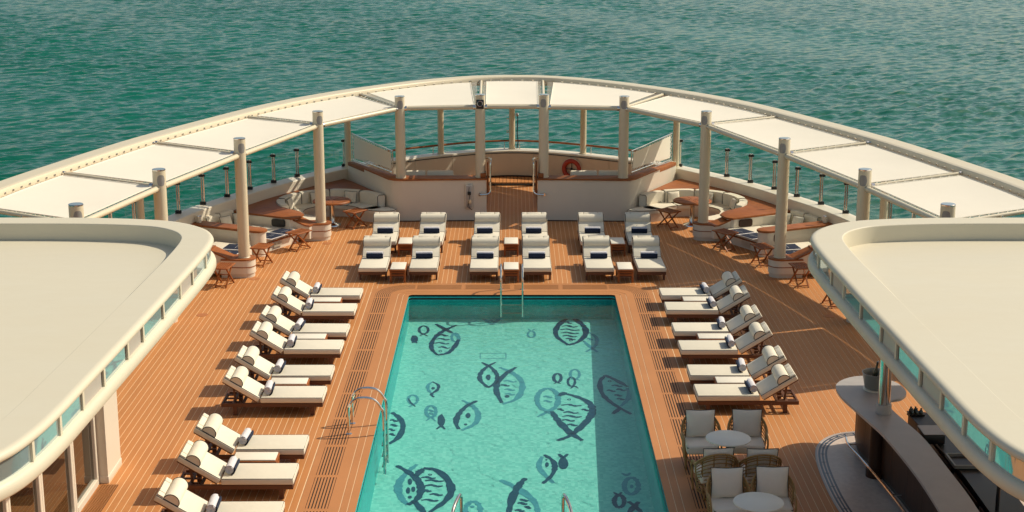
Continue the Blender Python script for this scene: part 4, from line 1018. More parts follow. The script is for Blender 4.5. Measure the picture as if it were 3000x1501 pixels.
# ---- folding teak stools
def make_stool():
    t = thing('folding_stool', 'x', 'stool', (0, 0, 0))
    W_, D_, Hh = .42, .62, .50
    mb = MB()
    for x in (-W_ / 2 + .02, W_ / 2 - .02): mb.box((x, 0, Hh - .016), (.04, D_, .032), .006, 1)
    for y in (-D_ / 2 + .02, D_ / 2 - .02): mb.box((0, y, Hh - .016), (W_ - .08, .04, .030), .006, 1)
    mb.build('top_frame', 'teak', t, world=False)
    mb = MB()
    for k in range(6): mb.box((-W_ / 2 + .04 + (k + .5) * (W_ - .08) / 6, 0, Hh - .012), (.024, D_ - .08, .016))
    for k in range(9): mb.box((0, -D_ / 2 + .04 + (k + .5) * (D_ - .08) / 9, Hh - .017), (W_ - .08, .022, .012))
    o = mb.build('lattice', 'teak', t, smooth=False, world=False); o['kind'] = 'stuff'
    for x in (-W_ / 2 + .05, W_ / 2 - .05):
        for sg in (-1, 1):
            xx = x + (.0 if sg > 0 else (.03 if x < 0 else -.03))
            MB().bar((xx, -sg * .25, Hh - .03), (xx, sg * .27, .01), .026, .036, (1, 0, 0)).build('leg', 'teak', t, world=False)
    for y, z, l in ((.24, .05, W_ - .1), (-.24, .05, W_ - .16)): MB().box((0, y, z), (l, .03, .025), .005, 1).build('stretcher', 'teak', t, world=False)
    MB().tube([(-W_ / 2 + .04, .0, .27), (W_ / 2 - .04, .0, .27)], .010, 6).build('pivot_rod', 'teak', t, world=False)
    return t
st0 = make_stool(); used = []
STOOLS = [(4.42, 42.42, -36, 'beside the round teak table'), (5.66, 39.75, -32, 'in front of the sofa-side daybed'), (6.38, 38.08, -14, 'beside the narrow counter end'), (6.98, 36.02, -8, 'beside the plinth by the roof')]
for sx in (-1, 1):
    for x, y, rz, nm in STOOLS:
        place(st0, used, (x * sx, y, 0), math.radians(rz * -sx), f'folding teak stool with lattice top {nm}, {SIDE[sx]}', 'folding teak stools by the sofas')
place(st0, used, (7.42, 34.2, 0), .15, 'folding teak stool half hidden under the deckhouse roof edge, bar side', 'folding teak stools by the sofas')
# round deck fittings
for k, (x, y) in enumerate(((-7.0, 33.4), (7.15, 33.3), (-5.0, 40.45), (-6.35, 36.65), (5.0, 40.45), (6.35, 36.65))):
    mb = MB(); mb.lathe([(.13, .0), (.13, .004), (0, .0045)], 24, (x, y, 0)); o = mb.build('deck_plate', 'dot')
    tag(o, f'round flush deck plate {["past the deckhouse roof", "past the deckhouse roof", "at the foot of the sofa plinth", "at the foot of the plinth by the roof", "at the foot of the sofa plinth", "at the foot of the plinth by the roof"][k]}, {SIDE[1 if x > 0 else -1]}', 'deck plate', 'round deck plates')

# ================================================================== DECKHOUSE ROOFS
ROOF_R = [(11.0, 25.93), (9.2, 25.92), (7.46, 25.91), (6.4, 25.80), (5.75, 25.60), (5.28, 25.22), (5.0, 24.76), (4.87, 24.2), (4.84, 23.2), (4.86, 21.8), (4.89, 20.2), (4.93, 18.5), (4.97, 17.0), (5.0, 16.0), (5.06, 15.3), (5.18, 14.75), (5.45, 14.25), (5.95, 13.85), (6.8, 13.7), (9.2, 13.7), (11.0, 13.7)]
JOINTS = [25.15, 23.66, 22.62, 21.83, 20.75, 19.65, 18.86, 17.77, 16.9, 16.1, 15.3, 14.6]
KIND = ['g', 'g', 'o', 'g', 'g', 'o', 'g', 'o', 'g', 'g', 'g']
for sx in (-1, 1):
    S_ = SIDE[sx]
    path = cr(ROOF_R, 6); P = [Vector((p.x * sx, p.y)) for p in path]
    if sx > 0: P = P[::-1]          # keep the outside on the left of the travel
    # outside test: centre of roof is at |x|=8 ; left offset must move towards the pool
    tst = offset(P, .1)[len(P) // 2]; sg = 1 if abs(tst.x) < abs(P[len(P) // 2].x) else -1
    t = thing('deckhouse_roof', f'white deckhouse roof with rounded corner and glazed fascia band, {S_}', 'roof', (7.5 * sx, 20, 3.38))
    up = [(-.03, 3.79), (.01, 3.792), (.028, 3.81), (.03, 3.84), (.015, 3.872), (-.02, 3.888), (-.05, 3.892), (-.06, 3.892), (-.47, 3.892), (-.475, 3.892), (-.488, 3.884), (-.49, 3.87), (-.50, 3.585)]
    MB().sweep(P, [(o * sg, z) for o, z in up], closed_prof=False).build('parapet_rim', 'roof', t, angle=60)
    lo = [(-.50, 3.38), (-.02, 3.38), (.035, 3.395), (.055, 3.42), (.055, 3.49), (.035, 3.545), (.0, 3.562), (-.05, 3.565)]
    MB().sweep(P, [(o * sg, z) for o, z in lo], closed_prof=False).build('lower_rim', 'roof', t, angle=60)
    inner = offset(P, -.49 * sg)
    # roof deck: recessed behind the aft rim, rising forward until it is flush with the side rim
    mb = MB(); vs = []; nx_ = 6; ifine = cr([(p.x, p.y) for p in inner], 4); ys = np.linspace(25.40, 14.3, 60)
    for y in ys:
        near = sorted(ifine, key=lambda p: abs(p.y - y))[:6]; xe = min(abs(p.x) for p in near)
        q = min(1, (25.4 - y) / 5.0); q = q * q * (3 - 2 * q)
        for i in range(nx_ + 1): vs.append(((xe - .03 + (11.0 - xe) * i / nx_) * sx, float(y), 3.60 + .290 * q))
    mb.add(vs, [(j * (nx_ + 1) + i, j * (nx_ + 1) + i + 1, (j + 1) * (nx_ + 1) + i + 1, (j + 1) * (nx_ + 1) + i) for j in range(len(ys) - 1) for i in range(nx_)]); mb.build('roof_deck', 'roof', t, angle=60)
    MB().add([(p.x, p.y, 3.382) for p in offset(P, -.45 * sg)], [tuple(range(len(inner)))]).build('soffit', 'paint', t, smooth=False)
    MB().sweep(P, [(-.05 * sg, 3.56), (-.05 * sg, 3.795)], closed_prof=False).build('fascia_back', 'black', t)
    # panes and mullions along the straight side and round the near corner
    side = offset(P, -.022 * sg)
    fine = [Vector((q.x, q.y)) for q in cr([(p.x, p.y) for p in side], 3)]
    half = [p for p in fine if p.y < 25.3 and abs(p.x) < 6.6 and p.y > 13.75]
    half.sort(key=lambda p: -p.y)
    for k in range(len(JOINTS) - 1):
        ya, yb = JOINTS[k] - .02, JOINTS[k + 1] + .02
        sgm = [p for p in half if yb < p.y < ya]
        if len(sgm) < 2: continue
        vs = []
        for p in sgm: vs += [(p.x, p.y, 3.562), (p.x, p.y, 3.794)]
        MB().add(vs, [(2 * i, 2 * i + 2, 2 * i + 3, 2 * i + 1) for i in range(len(sgm) - 1)]).build('fascia_pane', 'pane' if KIND[k] == 'g' else 'opaque_panel', t)
    for y in JOINTS:
        q = min(half, key=lambda p: abs(p.y - y)); MB().box((q.x - sx * .006, q.y, 3.678), (.03, .075, .236)).build('mullion', 'roof', t, smooth=False)
    # aft face panes
    aft = [p for p in fine if p.y >= 25.15 and abs(p.x) < 10.9]
    vs = []
    aft.sort(key=lambda p: abs(p.x))
    for p in aft: vs += [(p.x, p.y, 3.562), (p.x, p.y, 3.794)]
    MB().add(vs, [(2 * i, 2 * i + 2, 2 * i + 3, 2 * i + 1) for i in range(len(aft) - 1)]).build('fascia_pane', 'opaque_panel', t)

# ---- left deckhouse wall and sliding doors
dh = thing('deckhouse_wall', 'white deckhouse wall with tall glass doors under the roof, arched ladder side', 'building', (-7.5, 20, 0))
MB().prism([(-6.57, 23.42), (-6.57, 24.25), (-6.72, 24.40), (-9.2, 24.40), (-9.2, 23.60), (-6.95, 23.42)], 0, 3.379).build('end_wall', 'paint', dh, smooth=False)
MB().box((-6.568 - .16, 23.84, .06), (.34, .86, .12), .01).build('skirting', 'paint', dh)
DY = [23.38, 22.06, 20.5, 19.1, 17.6]
for k in range(4):
    y1, y0 = DY[k], DY[k + 1]; x = -6.75
    dr = MB(); 
    for yy_ in (y1 - .045, y0 + .045): dr.box((x, yy_, 1.68), (.08, .075, 3.36), .008, 1)
    dr.box((x, (y0 + y1) / 2, .06), (.09, y1 - y0 - .17, .12), .008, 1); dr.box((x, (y0 + y1) / 2, 3.27), (.09, y1 - y0 - .17, .10), .008, 1)
    door = dr.build('door_frame', 'paint', dh, smooth=False)
    g_ = MB().add([(x - .01, y0 + .08, .12), (x - .01, y1 - .08, .12), (x - .01, y1 - .08, 3.21), (x - .01, y0 + .08, 3.21)], [(0, 1, 2, 3)]).build('glass_pane', 'doorglass', None, smooth=False, recalc=False); attach(g_, door)
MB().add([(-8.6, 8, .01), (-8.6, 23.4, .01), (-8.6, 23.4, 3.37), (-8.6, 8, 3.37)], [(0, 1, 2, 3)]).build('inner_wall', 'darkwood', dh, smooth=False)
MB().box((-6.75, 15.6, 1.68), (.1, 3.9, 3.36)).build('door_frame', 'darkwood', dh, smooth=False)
gr = thing('door_grille', 'perforated teak floor grille along the deckhouse doors', 'grille', (-6.53, 22, 0))
mb = MB()
for k in range(7): mb.box((-6.665 + k * .0425, 20.9, .008), (.018, 4.9, .014))
for k in range(110): mb.box((-6.5375, 18.47 + k * .0445, .0085), (.28, .018, .013))
o = mb.build('grid_bars', 'surround', gr, smooth=False); o['kind'] = 'stuff'
MB().box((-6.5375, 20.9, .0025), (.29, 4.92, .004)).build('grille_tray', 'trough', gr, smooth=False)

# ================================================================== BAR (right)
bar = thing('bar_counter', 'curved grey stone bar counter with rounded end on a walnut base', 'bar counter', (6.1, 23, 0))
Lf = [(5.60, 25.22), (5.54, 24.9), (5.55, 24.5), (5.62, 24.02), (5.73, 23.35), (5.82, 22.72), (5.88, 21.8), (5.91, 20.79), (5.89, 19.6), (5.84, 18.0)]
Rt = [(6.40, 18.0), (6.43, 19.6), (6.45, 20.3), (6.44, 21.3), (6.42, 22.5), (6.33, 23.25), (6.24, 23.95), (6.32, 24.34), (6.52, 24.46), (6.68, 24.72), (6.70, 25.05), (6.62, 25.36), (6.38, 25.62), (6.08, 25.66), (5.80, 25.50)]
loop = [(p.x, p.y) for p in cr(Lf + Rt, 5, closed=True)]
MB().prism(loop, 1.055, 1.10, .012).build('counter_top', 'stone', bar)
bl = cr([(5.98, 25.30), (5.92, 24.75), (5.98, 24.2), (6.06, 23.4), (6.12, 22.7), (6.17, 21.8), (6.20, 20.8), (6.18, 19.6), (6.13, 18.0)], 5)
bl2 = [Vector((p.x + .07, p.y)) for p in bl]
panels = 9; N_ = len(bl) - 1
for k in range(panels):
    i0 = int(N_ * k / panels); i1 = int(N_ * (k + 1) / panels)
    seg_ = [bl[i] for i in range(i0, i1 + 1)]; d_ = (seg_[-1] - seg_[0]).normalized(); seg_[0] = seg_[0] + d_ * .006
    pl = [(p.x, p.y) for p in seg_] + [(p.x + .06, p.y) for p in seg_[::-1]]
    MB().prism(pl, .10, 1.053).build('front_panel', 'darkwood', bar, smooth=False)
MB().prism([(p.x + .02, p.y) for p in bl] + [(p.x + .10, p.y) for p in bl[::-1]], 0, .10).build('kick_plinth', 'black', bar, smooth=False)
mb = MB(); mb.lathe([(.155, .0), (.155, .14), (.12, .15), (.12, 1.0), (.16, 1.02), (.16, 1.053)], 22, (5.98, 23.72, 0)); mb.build('support_column', 'darkwood', bar)
fr_ = MB(); pth = [(p.x - .17, p.y, .17) for p in bl if p.y < 25.1]; fr_.tube(pth, .022, 8); rail_ = fr_.build('foot_rail', 'chrome', bar)
for i in range(3, len(pth), 8):
    p = pth[i]; attach(MB().tube([p, (p[0] + .16, p[1], .17)], .014, 6).build('rail_bracket', 'chrome'), rail_)
# chrome column through the counter
t = thing('bar_column', 'polished steel column rising from the bar counter to the roof', 'column', (6.06, 23.74, 1.1))
mb = MB(); mb.lathe([(.125, 1.102), (.125, 1.25), (.12, 1.26), (.10, 1.261)], 26, (6.06, 23.74, 0)); mb.build('collar', 'stone', t)
mb = MB(); mb.lathe([(.098, 1.24), (.098, 3.379)], 32, (6.06, 23.74, 0)); mb.build('shaft', 'chrome', t)
# ice bucket and bottle
t = thing('ice_bucket', 'grey metal ice bucket on the bar counter end', 'bucket', (6.21, 24.93, 1.1))
mb = MB(); mb.lathe([(0, 1.13), (.18, 1.13), (.19, 1.14), (.24, 1.39), (.25, 1.405), (.235, 1.405), (.18, 1.16), (0, 1.16)], 32, (6.21, 24.93, 0)); mb.build('bucket_body', 'bucket', t)
mb = MB(); mb.lathe([(0, 1.102), (.215, 1.102), (.22, 1.11), (.19, 1.118), (0, 1.118)], 28, (6.21, 24.93, 0)); mb.build('saucer', 'tabletop', t)
t = thing('wine_bottle', 'dark wine bottle standing in the ice bucket', 'bottle', (6.15, 24.90, 1.165))
mb = MB(); mb.lathe([(0, 0), (.045, 0), (.045, .26), (.04, .29), (.020, .34), (.018, .43), (.02, .435), (.02, .46), (0, .462)], 18); o = inst('glass_body', mb.mesh('glass_body', 'bottle'), t, (0, 0, 0), world=False); o.rotation_euler = (.12, .10, 0)
o = MB().box((.04, -.03, .2), (.05, .003, .09)).build('napkin', 'towel', t, smooth=False, world=False)
# back bar : lower worktop with equipment
bb = thing('back_bar', 'low dark back bar with steel worktop behind the counter', 'back bar', (6.9, 22.5, 0))
wl = [(6.62, 24.3), (6.75, 24.42), (7.25, 24.2), (7.35, 23.4), (7.3, 21.5), (7.2, 18), (6.72, 18), (6.78, 21.5), (6.72, 23.2)]
MB().prism(wl, 0, .86).build('cabinet', 'black', bb, smooth=False)
MB().prism([(x + (.02 if x > 7 else -.02), y + .02) for x, y in wl], .862, .89, .006).build('worktop', 'black', bb, smooth=False)
for k, (yy_, zz_) in enumerate(((22.6, .1), (21.3, .1), (20.0, .1))): MB().box((6.72, yy_, .46), (.03, 1.15, .70), .01).build('cabinet_door', 'darkwood', bb)
t = thing('steel_tray', 'pale steel till box on the back bar', 'box', (6.66, 23.2, .892))
MB().box((6.66, 23.05, .97), (.34, .44, .15), .015).build('tray_body', 'black', t); MB().box((6.66, 23.05, 1.055), (.33, .43, .012), .004, 1).build('tray_lid', 'stone', t)
t = thing('bar_sink', 'dark square bar sink with raised rim on the back bar', 'sink', (6.85, 22.1, .892))
mb = MB(); 
for dx_, dy_, sx_, sy_ in ((-.2, 0, .03, .5), (.2, 0, .03, .5), (0, .25, .43, .03), (0, -.25, .43, .03)): mb.box((6.9 + dx_, 22.05 + dy_, .925), (sx_, sy_, .06), .006, 1)
mb.build('rim', 'bucket', t); MB().box((6.9, 22.05, .901), (.38, .48, .01)).build('basin', 'black', t, smooth=False)
t = thing('bar_tap', 'black swan neck tap on the back bar', 'tap', (6.95, 20.2, .892))
MB().tube(cr([(6.86, 20.25, .89), (6.86, 20.25, 1.2), (6.88, 20.25, 1.32), (6.98, 20.25, 1.36), (7.12, 20.22, 1.33), (7.16, 20.2, 1.26)], 6), .028, 12).build('neck', 'black', t)
MB().box((6.87, 20.25, 1.30), (.05, .06, .10), .012).build('handle', 'chrome', t)
t = thing('bottle_caddy', 'cluster rack of small dark bottles under the bar counter end', 'caddy', (6.6, 24.25, .9))
for k in range(5):
    x = 6.66 + (k % 3) * .075; y = 24.22 + (k // 3) * .08
    mb = MB(); mb.lathe([(0, .892), (.034, .892), (.034, .96), (.016, .985), (.016, 1.01), (0, 1.01)], 12, (x, y, 0)); mb.build('bottle', 'bottle', t)
MB().box((6.735, 24.26, .905), (.26, .2, .02), .005, 1).build('rack_tray', 'black', t)
# mosaic floor of the bar
mo = thing('bar_floor', 'grey mosaic bar floor with blue line border', 'floor', (6.2, 23, 0)); mo['kind'] = 'structure'
edge = cr([(6.9, 25.80), (6.2, 25.80), (5.80, 25.70), (5.48, 25.40), (5.27, 24.95), (5.15, 24.2), (5.10, 23.1), (5.12, 22.2), (5.2, 21.2), (5.28, 20), (5.3, 18)], 6)
MB().prism([(p.x, p.y) for p in edge] + [(9.0, 18), (9.0, 25.80)], .0005, .008).build('mosaic', 'barfloor', mo, smooth=False)
e2 = [Vector((p.x, p.y)) for p in edge]
for d0, d1, nm in ((.02, .055, 'bluetile'), (.08, .11, 'bluetile'), (.135, .17, 'bluetile')):
    MB().sweep(e2, [(d0, .0095), (d1, .0095)], closed_prof=False).build('border_line', nm, mo, recalc=False)
MB().sweep(e2, [(-.03, .0005), (-.03, .012), (-.0, .012), (-.0, .0005)]).build('edge_trim', 'stone', mo)
acc = 0; pts_ = offset(e2, .093)
for i in range(2, len(pts_) - 1, 3):
    p = pts_[i]; MB().box((p.x, p.y, .0105), (.07, .02, .002)).build('cross_tile', 'bluetile', mo, smooth=False); MB().box((p.x, p.y, .0118), (.02, .075, .002)).build('cross_tile', 'bluetile', mo, smooth=False)
# slim steel post near the roof's near end
t = thing('bar_post', 'slim polished steel post under the roof corner beside the bar', 'post', (7.05, 17.2, 0)); mb = MB(); mb.lathe([(.06, .009), (.06, 3.379)], 18, (6.35, 17.0, 0)); mb.build('shaft', 'chrome', t)
mb = MB(); mb.lathe([(.09, .0095), (.09, .03), (.062, .04)], 18, (6.35, 17.0, 0)); mb.build('foot', 'chrome', t)

# ================================================================== SUN LOUNGERS
def make_lounger():
    t = thing('sun_lounger', 'x', 'sun lounger')
    W2 = .35; L0 = 1.15; ANG = math.radians(32); ca, sa = math.cos(ANG), math.sin(ANG)
    def P_(n, mb, mt, par=None, **k):
        o = mb.build(n, mt, None, **k); o.parent = par or t; return o
    sc_ = P_('seat_cushion', MB().box((0, L0 / 2, .292), (2 * W2, L0, .104), .022, 3), 'fabric')
    P_('piping', MB().tube([(-W2 + .01, .01, .340), (W2 - .01, .01, .340), (W2 - .01, L0 - .01, .340), (-W2 + .01, L0 - .01, .340)], .006, 5, closed=True), 'piping', sc_)
    mt = Matrix.Translation((0, L0 + .005, .338)) @ Matrix.Rotation(ANG, 4, 'X')
    mb = MB().box((0, .375, -.048), (2 * W2, .75, .096), .022, 3, mt); bc = P_('back_cushion', mb, 'fabric')
    P_('piping', MB().tube([mt @ V(-W2 + .01, .01, -.004), mt @ V(-W2 + .01, .74, -.004), mt @ V(W2 - .01, .74, -.004), mt @ V(W2 - .01, .01, -.004)], .006, 5, closed=True), 'piping', bc)
    # half round head bolster lying across the back
    n = 12; prof = [(.51 + .125 * math.cos(PI * k / n), .003 + .125 * math.sin(PI * k / n) ** .9) for k in range(n + 1)]
    vs = []; 
    for x in (-.335, .335):
        for y, z in prof: vs.append(mt @ V(x, y, z))
    K = n + 1; fs = [(i, i + 1, K + i + 1, K + i) for i in range(n)] + [tuple(range(K)), tuple(range(2 * K - 1, K - 1, -1)), (0, K, 2 * K - 1, n)]
    bo = P_('bolster', MB().add(vs, fs), 'fabric')
    for x in (-.336, .336): P_('piping', MB().tube([mt @ V(x, y, z) for y, z in prof], .008, 5, closed=True), 'piping', bo)
    for x0, x1 in ((-.33, -.20), (-.19, .19), (.20, .33)): P_('strap', MB().box(((x0 + x1) / 2, .692, .012), (x1 - x0, .10, .03), .008, 2, mt), 'fabric', bo)
    # teak frame
    f = MB()
    for sx in (-1, 1): f.box((sx * .325, .94, .20), (.04, 1.86, .075), .006, 1)
    for y in (.03, 1.85): f.box((0, y, .20), (.61, .04, .07), .006, 1)
    P_('frame', f, 'frame', smooth=False)
    for k in range(7): P_('slat', MB().box((0, 1.2 + k * .09, .225), (.60, .055, .018)), 'frame', smooth=False) if k in (3, 5) else None
    for k in range(3): P_('slat', MB().box((-.2 + k * .2, 1.68, .215), (.05, .30, .02)), 'frame', smooth=False)
    P_('seat_board', MB().box((0, .59, .229), (.60, 1.08, .016)), 'frame', smooth=False)
    P_('back_board', MB().box((0, .37, -.108), (.64, .72, .022), mt=mt), 'frame', smooth=False)
    for sx in (-1, 1):
        for y in (.20, 1.62): P_('leg', MB().bar((sx * .315, y, .17), (sx * .315, y, .0), .045, .075, (0, 1, 0)), 'frame', smooth=False)
        P_('prop', MB().bar(mt @ V(sx * .22, .52, -.11), (sx * .22, 1.62, .23), .03, .035), 'frame', smooth=False)
    return t
lg0 = make_lounger(); used_l = []
def make_towel():
    t = thing('towel_roll', 'x', 'towel')
    n = 70; R_ = .078; r0 = .012; prof = []
    for k in range(n + 1):
        a = 2 * PI * 3.2 * k / n; r = r0 + (R_ - r0) * k / n; prof.append((r * math.cos(a + 1.0), r * math.sin(a + 1.0)))
    vs = []
    for x in (-.21, .21):
        for y, z in prof: vs.append((x, y, z + R_))
    K = n + 1; mb = MB().add(vs, [(i, i + 1, K + i + 1, K + i) for i in range(n)])
    o = mb.build('terry_roll', 'towel', None, recalc=False, angle=80); o.parent = t
    mb = MB()
    for x in (-.195, .195): mb.lathe([(0, 0), (R_ - .014, 0)], 18); 
    m2 = MB(); m2.tube([(-.196, 0, R_), (.196, 0, R_)], R_ - .009, 18); o = m2.build('roll_core', 'towel', None); o.parent = t
    n = 12; vs = []
    for x in (-.212, .212):
        for k in range(n + 1):
            a = math.radians(155 + 95 * k / n); vs.append((x, (R_ + .006) * math.cos(a), R_ + (R_ + .006) * math.sin(a)))
        for k in range(n + 1):
            a = math.radians(250 - 95 * k / n); vs.append((x, (R_ + .020) * math.cos(a), R_ + (R_ + .020) * math.sin(a)))
    K = 2 * (n + 1); mb = MB().add(vs, [(i, (i + 1) % K, K + (i + 1) % K, K + i) for i in range(K)] + [tuple(range(K)), tuple(range(2 * K - 1, K - 1, -1))])
    o = mb.build('navy_band', 'navy', None); o.parent = t
    return t
tw0 = make_towel(); used_t = []
def lounger(x, y, rz, desc):
    rzj = rz + random.uniform(-.018, .018)
    place(lg0, used_l, (x, y, 0), rzj, 'cream sun lounger ' + desc, 'cream sun loungers round the pool')
    v = Matrix.Rotation(rz, 3, 'Z') @ Vector((-.01 + random.uniform(-.035, .035), 1.035, 0))
    place(tw0, used_t, (x + v.x, y + v.y, .357), rz + random.uniform(-.07, .07), 'navy-banded towel roll on lounger ' + desc, 'rolled towels on the loungers')
FX = [-3.41, -2.17, -.69, .62, 2.15, 3.425]
pair = ['socket box', 'socket box', 'stairway', 'stairway', 'lifebuoy', 'lifebuoy']
edge_ = ['outer', 'inner', 'ladder-side', 'bar-side', 'inner', 'outer']
for i, x in enumerate(FX):
    lounger(x, 36.37, 0, f'of the {pair[i]} pair, {edge_[i]} one, pool-edge row')
    lounger(x + (.0 if abs(x) < 3 else -.02 * (1 if x > 0 else -1)), 39.2, 0, f'of the {pair[i]} pair, {edge_[i]} one, wall row')
LY = [33.8, 32.46, 30.84, 29.65, 27.96, 26.67, 24.06, 22.75, 21.17]
RY = [33.8, 32.58, 30.92, 29.61, 27.98, 26.78]
for i, y in enumerate(LY): lounger(-3.46, y + .36, PI / 2, f'{ORD[i]} from the stern, pool\'s arched ladder side')
for i, y in enumerate(RY): lounger(3.41, y + .36, -PI / 2, f'{ORD[i]} from the stern, pool\'s bar side')
# ---- low side tables
def make_side_table():
    t = thing('side_table', 'x', 'side table')
    def P_(n, mb, mt, **k):
        o = mb.build(n, mt, None, **k); o.parent = t; return o
    P_('top_tray', MB().box((0, 0, .335), (.36, .70, .022), .010, 2), 'tabletop')
    f = MB()
    P_('top_frame', MB().box((0, 0, .306), (.41, .75, .038), .014, 2), 'teak')
    for k in range(2):
        z = .255 - k * .06
        for y in (-.35, .35): P_('slat', MB().box((0, y, z), (.34, .024, .036), .005, 1), 'teak')
        for x in (-.18, .18): P_('slat', MB().box((x, 0, z), (.024, .66, .036), .005, 1), 'teak')
    P_('inner_box', MB().box((0, 0, .21), (.31, .62, .15)), 'frame')
    for x in (-.17, .17):
        for y in (-.34, .34): P_('leg', MB().box((x, y, .14), (.045, .045, .28), .005, 1), 'teak')
    return t
tb0 = make_side_table(); used_s = []
for (xs, nm) in ((-2.79, 'socket box'), (-.02, 'stairway'), (2.77, 'lifebuoy')):
    place(tb0, used_s, (xs, 36.62, 0), 0, f'low teak side table with white top between the {nm} pair, pool-edge row', 'low side tables between loungers')
    place(tb0, used_s, (xs, 39.33, 0), 0, f'low teak side table with white top between the {nm} pair, wall row', 'low side tables between loungers')
for ys, sx in ((LY, -1), (RY, 1)):
    for k in range(0, 8 if sx < 0 else 6, 2):
        ym = (ys[k] + ys[k + 1] + .72) / 2
        place(tb0, used_s, (4.22 * sx, ym, 0), PI / 2, f'low side table between {ORD[k]} and {ORD[k + 1]} loungers from the stern, {SIDE[sx]}', 'low side tables between loungers')

# ================================================================== RATTAN CHAIRS AND ROUND TABLES
def make_chair():
    t = thing('rattan_chair', 'x', 'chair')          # faces -y ; back towards +y
    def P_(n, mb, mt, par=None, **k):
        o = mb.build(n, mt, None, **k); o.parent = par or t; return o
    def top_h(a): c = max(0, math.cos(a)); return .56 + .27 * c ** 1.2          # a = 0 at the back
    def shell(a, z):
        f = (z - .10) / .75; rx = .27 + .07 * f; ry = .25 + .09 * f
        return V(rx * math.sin(a) * (1.04), .02 + ry * math.cos(a), z)
    AM = math.radians(108); angs = np.linspace(-AM, AM, 19)
    rim = [shell(a, top_h(a)) for a in angs]
    ends = [[V(e.x, e.y - .10, e.z - .02), V(e.x, e.y - .20, e.z - .10), V(e.x * .95, e.y - .21, .30), V(e.x * .88, e.y - .20, .02)] for e in (rim[0], rim[-1])]
    P_('arm_hoop', MB().tube(cr(ends[0][::-1] + rim + ends[1], 3), .017, 7), 'rattan')
    P_('arm_hoop', MB().tube(cr([p + V(0, 0, -.035) for p in ends[0][::-1]] + [p * 1.0 + V(0, 0, -.04) for p in rim] + [p + V(0, 0, -.035) for p in ends[1]], 3), .012, 6), 'rattan')
    hoops = MB()
    for k in range(10):
        f = k / 9.5; hoops.tube([shell(a, .12 + (top_h(a) - .17) * f) for a in angs], .0095, 5)
    o = P_('woven_back', hoops, 'rattan'); o['kind'] = 'stuff'
    ribs = MB()
    for a in (-1.5, -.9, -.3, .3, .9, 1.5): ribs.tube([shell(a, z) for z in np.linspace(.10, top_h(a), 6)], .011, 5)
    o = P_('back_ribs', ribs, 'rattan'); o['kind'] = 'stuff'
    P_('base_ring', MB().tube([V(.27 * math.sin(a), .0 + .25 * math.cos(a), .12) for a in np.linspace(0, 2 * PI, 25)[:-1]], .014, 6, closed=True), 'rattan')
    for x, y in ((-.2, .16), (.2, .16)): P_('leg', MB().tube(cr([(x, y, .14), (x * 1.05, y + .05, .05), (x * 1.02, y + .03, .012), (x * .8, y, .012)], 4), .014, 6), 'rattan')
    sc_ = P_('seat_cushion', MB().box((0, -.05, .355), (.54, .54, .16), .05, 4), 'pillow')
    P_('piping', MB().tube([(-.265, -.31, .40), (.265, -.31, .40), (.265, .2, .40), (-.265, .2, .40)], .007, 5, closed=True), 'piping', sc_)
    mt = Matrix.Translation((0, .17, .655)) @ Matrix.Rotation(-.22, 4, 'X')
    pl = puff(.50, .48, .17); pl.v = [tuple(mt @ Vector(v)) for v in pl.v]; po = P_('back_pillow', pl, 'pillow', angle=60)
    pp = pillow_piping(.50, .48); pp.v = [tuple(mt @ Vector(v)) for v in pp.v]; P_('piping', pp, 'piping', po)
    return t
ch0 = make_chair(); used_c = []
CH = [(3.17, 24.28, 0, 'facing the farther pedestal table, on the pool side'), (3.95, 24.30, -.05, 'facing the farther pedestal table, on the bar side'),
      (3.22, 22.92, PI + .12, 'with its woven back to the next table, on the pool side'), (3.93, 22.90, PI + .02, 'with its woven back to the next table, on the bar side'),
      (3.27, 21.66, .03, 'facing the nearer pedestal table, on the pool side'), (3.95, 21.70, -.04, 'facing the nearer pedestal table, on the bar side')]
for x, y, rz, nm in CH:
    nm = nm.replace('farther pedestal table', 'round table next to the loungers').replace('nearer pedestal table', 'round table away from the loungers')
    place(ch0, used_c, (x, y, 0), rz, 'rattan chair ' + nm, 'rattan chairs at the round tables')
def make_ptable():
    t = thing('pedestal_table', 'x', 'table')
    for n, prof, mt in (('table_top', [(0, .735), (.355, .735), (.367, .728), (.367, .712), (.355, .705), (0, .705)], 'tabletop'), ('stem', [(.16, .704), (.05, .69), (.035, .6), (.035, .05)], 'black'), ('foot', [(0, .055), (.05, .055), (.23, .02), (.235, .0)], 'black')):
        mb = MB(); mb.lathe(prof, 40); o = mb.build(n, mt, None); o.parent = t
    return t
pt0 = make_ptable(); used_p = []
place(pt0, used_p, (3.52, 23.57, 0), 0, 'round cream pedestal table between two pairs of rattan chairs', 'round pedestal tables')
place(pt0, used_p, (3.60, 20.93, 0), 0, 'round cream pedestal table away from the loungers by the bar floor', 'round pedestal tables')

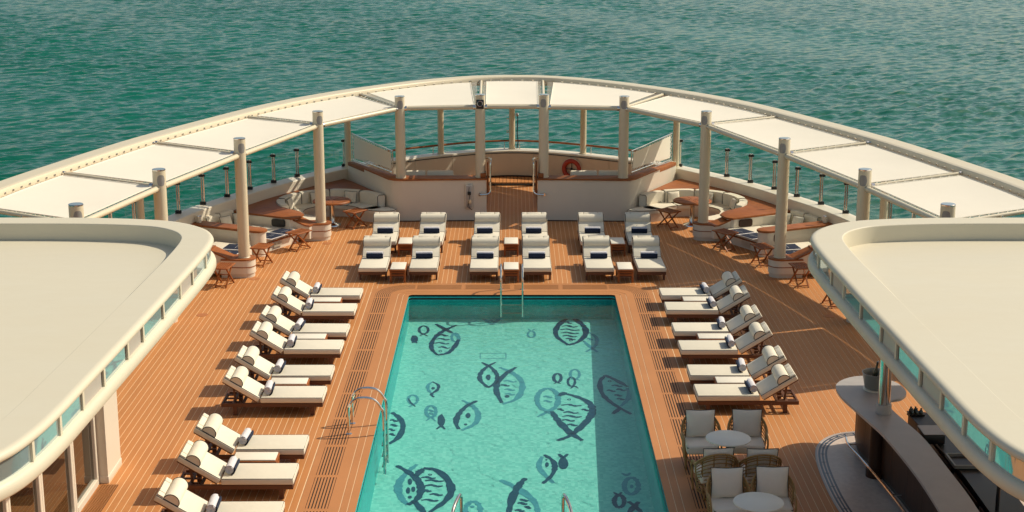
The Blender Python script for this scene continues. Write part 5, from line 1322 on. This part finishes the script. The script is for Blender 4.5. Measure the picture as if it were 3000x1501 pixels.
# ================================================================== POOL LADDERS
def arch(x, y0, ax, mb, top=.68, reach=.62, down=-.75, r=.024):
    """arched rail: deck foot at local 0, over the edge, down into the water; ax = direction towards the water"""
    d = Vector(ax); b = Vector((x, y0, 0))
    pts = [b, b + V(0, 0, .42), b + d * .03 + V(0, 0, .55), b + d * .13 + V(0, 0, top - .03), b + d * .29 + V(0, 0, top), b + d * .46 + V(0, 0, top - .04), b + d * .57 + V(0, 0, .50), b + d * reach + V(0, 0, .30), b + d * reach + V(0, 0, down)]
    return mb.tube(cr(pts, 5), r, 10)
def ladder(lab, feet, ax, grp='pool ladders', steps=3, down=-.75):
    c = (Vector(feet[0]) + Vector(feet[1])) / 2
    t = thing('pool_ladder', lab, 'ladder', (c.x, c.y, 0), 0, grp); d = Vector(ax)
    for fx, fy in feet:
        arch(fx, fy, ax, MB(), down=down).build  # noqa
        mb = MB(); arch(fx, fy, ax, mb, down=down); mb.build('rail', 'chrome', t)
        mb = MB(); mb.lathe([(.055, .003), (.055, .012), (.03, .022), (.026, .03)], 16, (fx, fy, 0)); mb.build('foot_flange', 'chrome', t)
    for k in range(steps):
        z = -.22 - k * .2; a = Vector((*feet[0], z)) + d * .60; b = Vector((*feet[1], z)) + d * .60
        MB().bar(a, b, .06, .02).build('tread', 'bucket', t, smooth=False)
    return t
ladder('arched steel pool ladder at the side of the pool', [(-2.89, 25.71), (-2.88, 26.25)], (1, 0, 0))
ladder('steel pool ladder at the stern end of the pool', [(-.26, 35.62), (.25, 35.62)], (0, -1, 0), steps=2, down=-.5)
# pair of grab rails at the near end steps
for sg in (-1, 1):
    t = thing('grab_rail', f'arched steel grab rail at the entry steps, {SIDE[sg]}', 'grab rail', (.78 * sg, 20.72, 0), 0, 'grab rails of the entry steps')
    mb = MB(); mb.tube(cr([(.92 * sg, 20.62, 0), (.90 * sg, 20.66, .40), (.86 * sg, 20.85, .62), (.80 * sg, 21.12, .70), (.765 * sg, 21.33, .66), (.76 * sg, 21.40, .45), (.76 * sg, 21.40, -.9)], 6), .026, 10); mb.build('rail', 'chrome', t)
    mb = MB(); mb.lathe([(.055, .003), (.055, .012), (.028, .025)], 14, (.92 * sg, 20.62, 0)); mb.build('foot_flange', 'chrome', t)
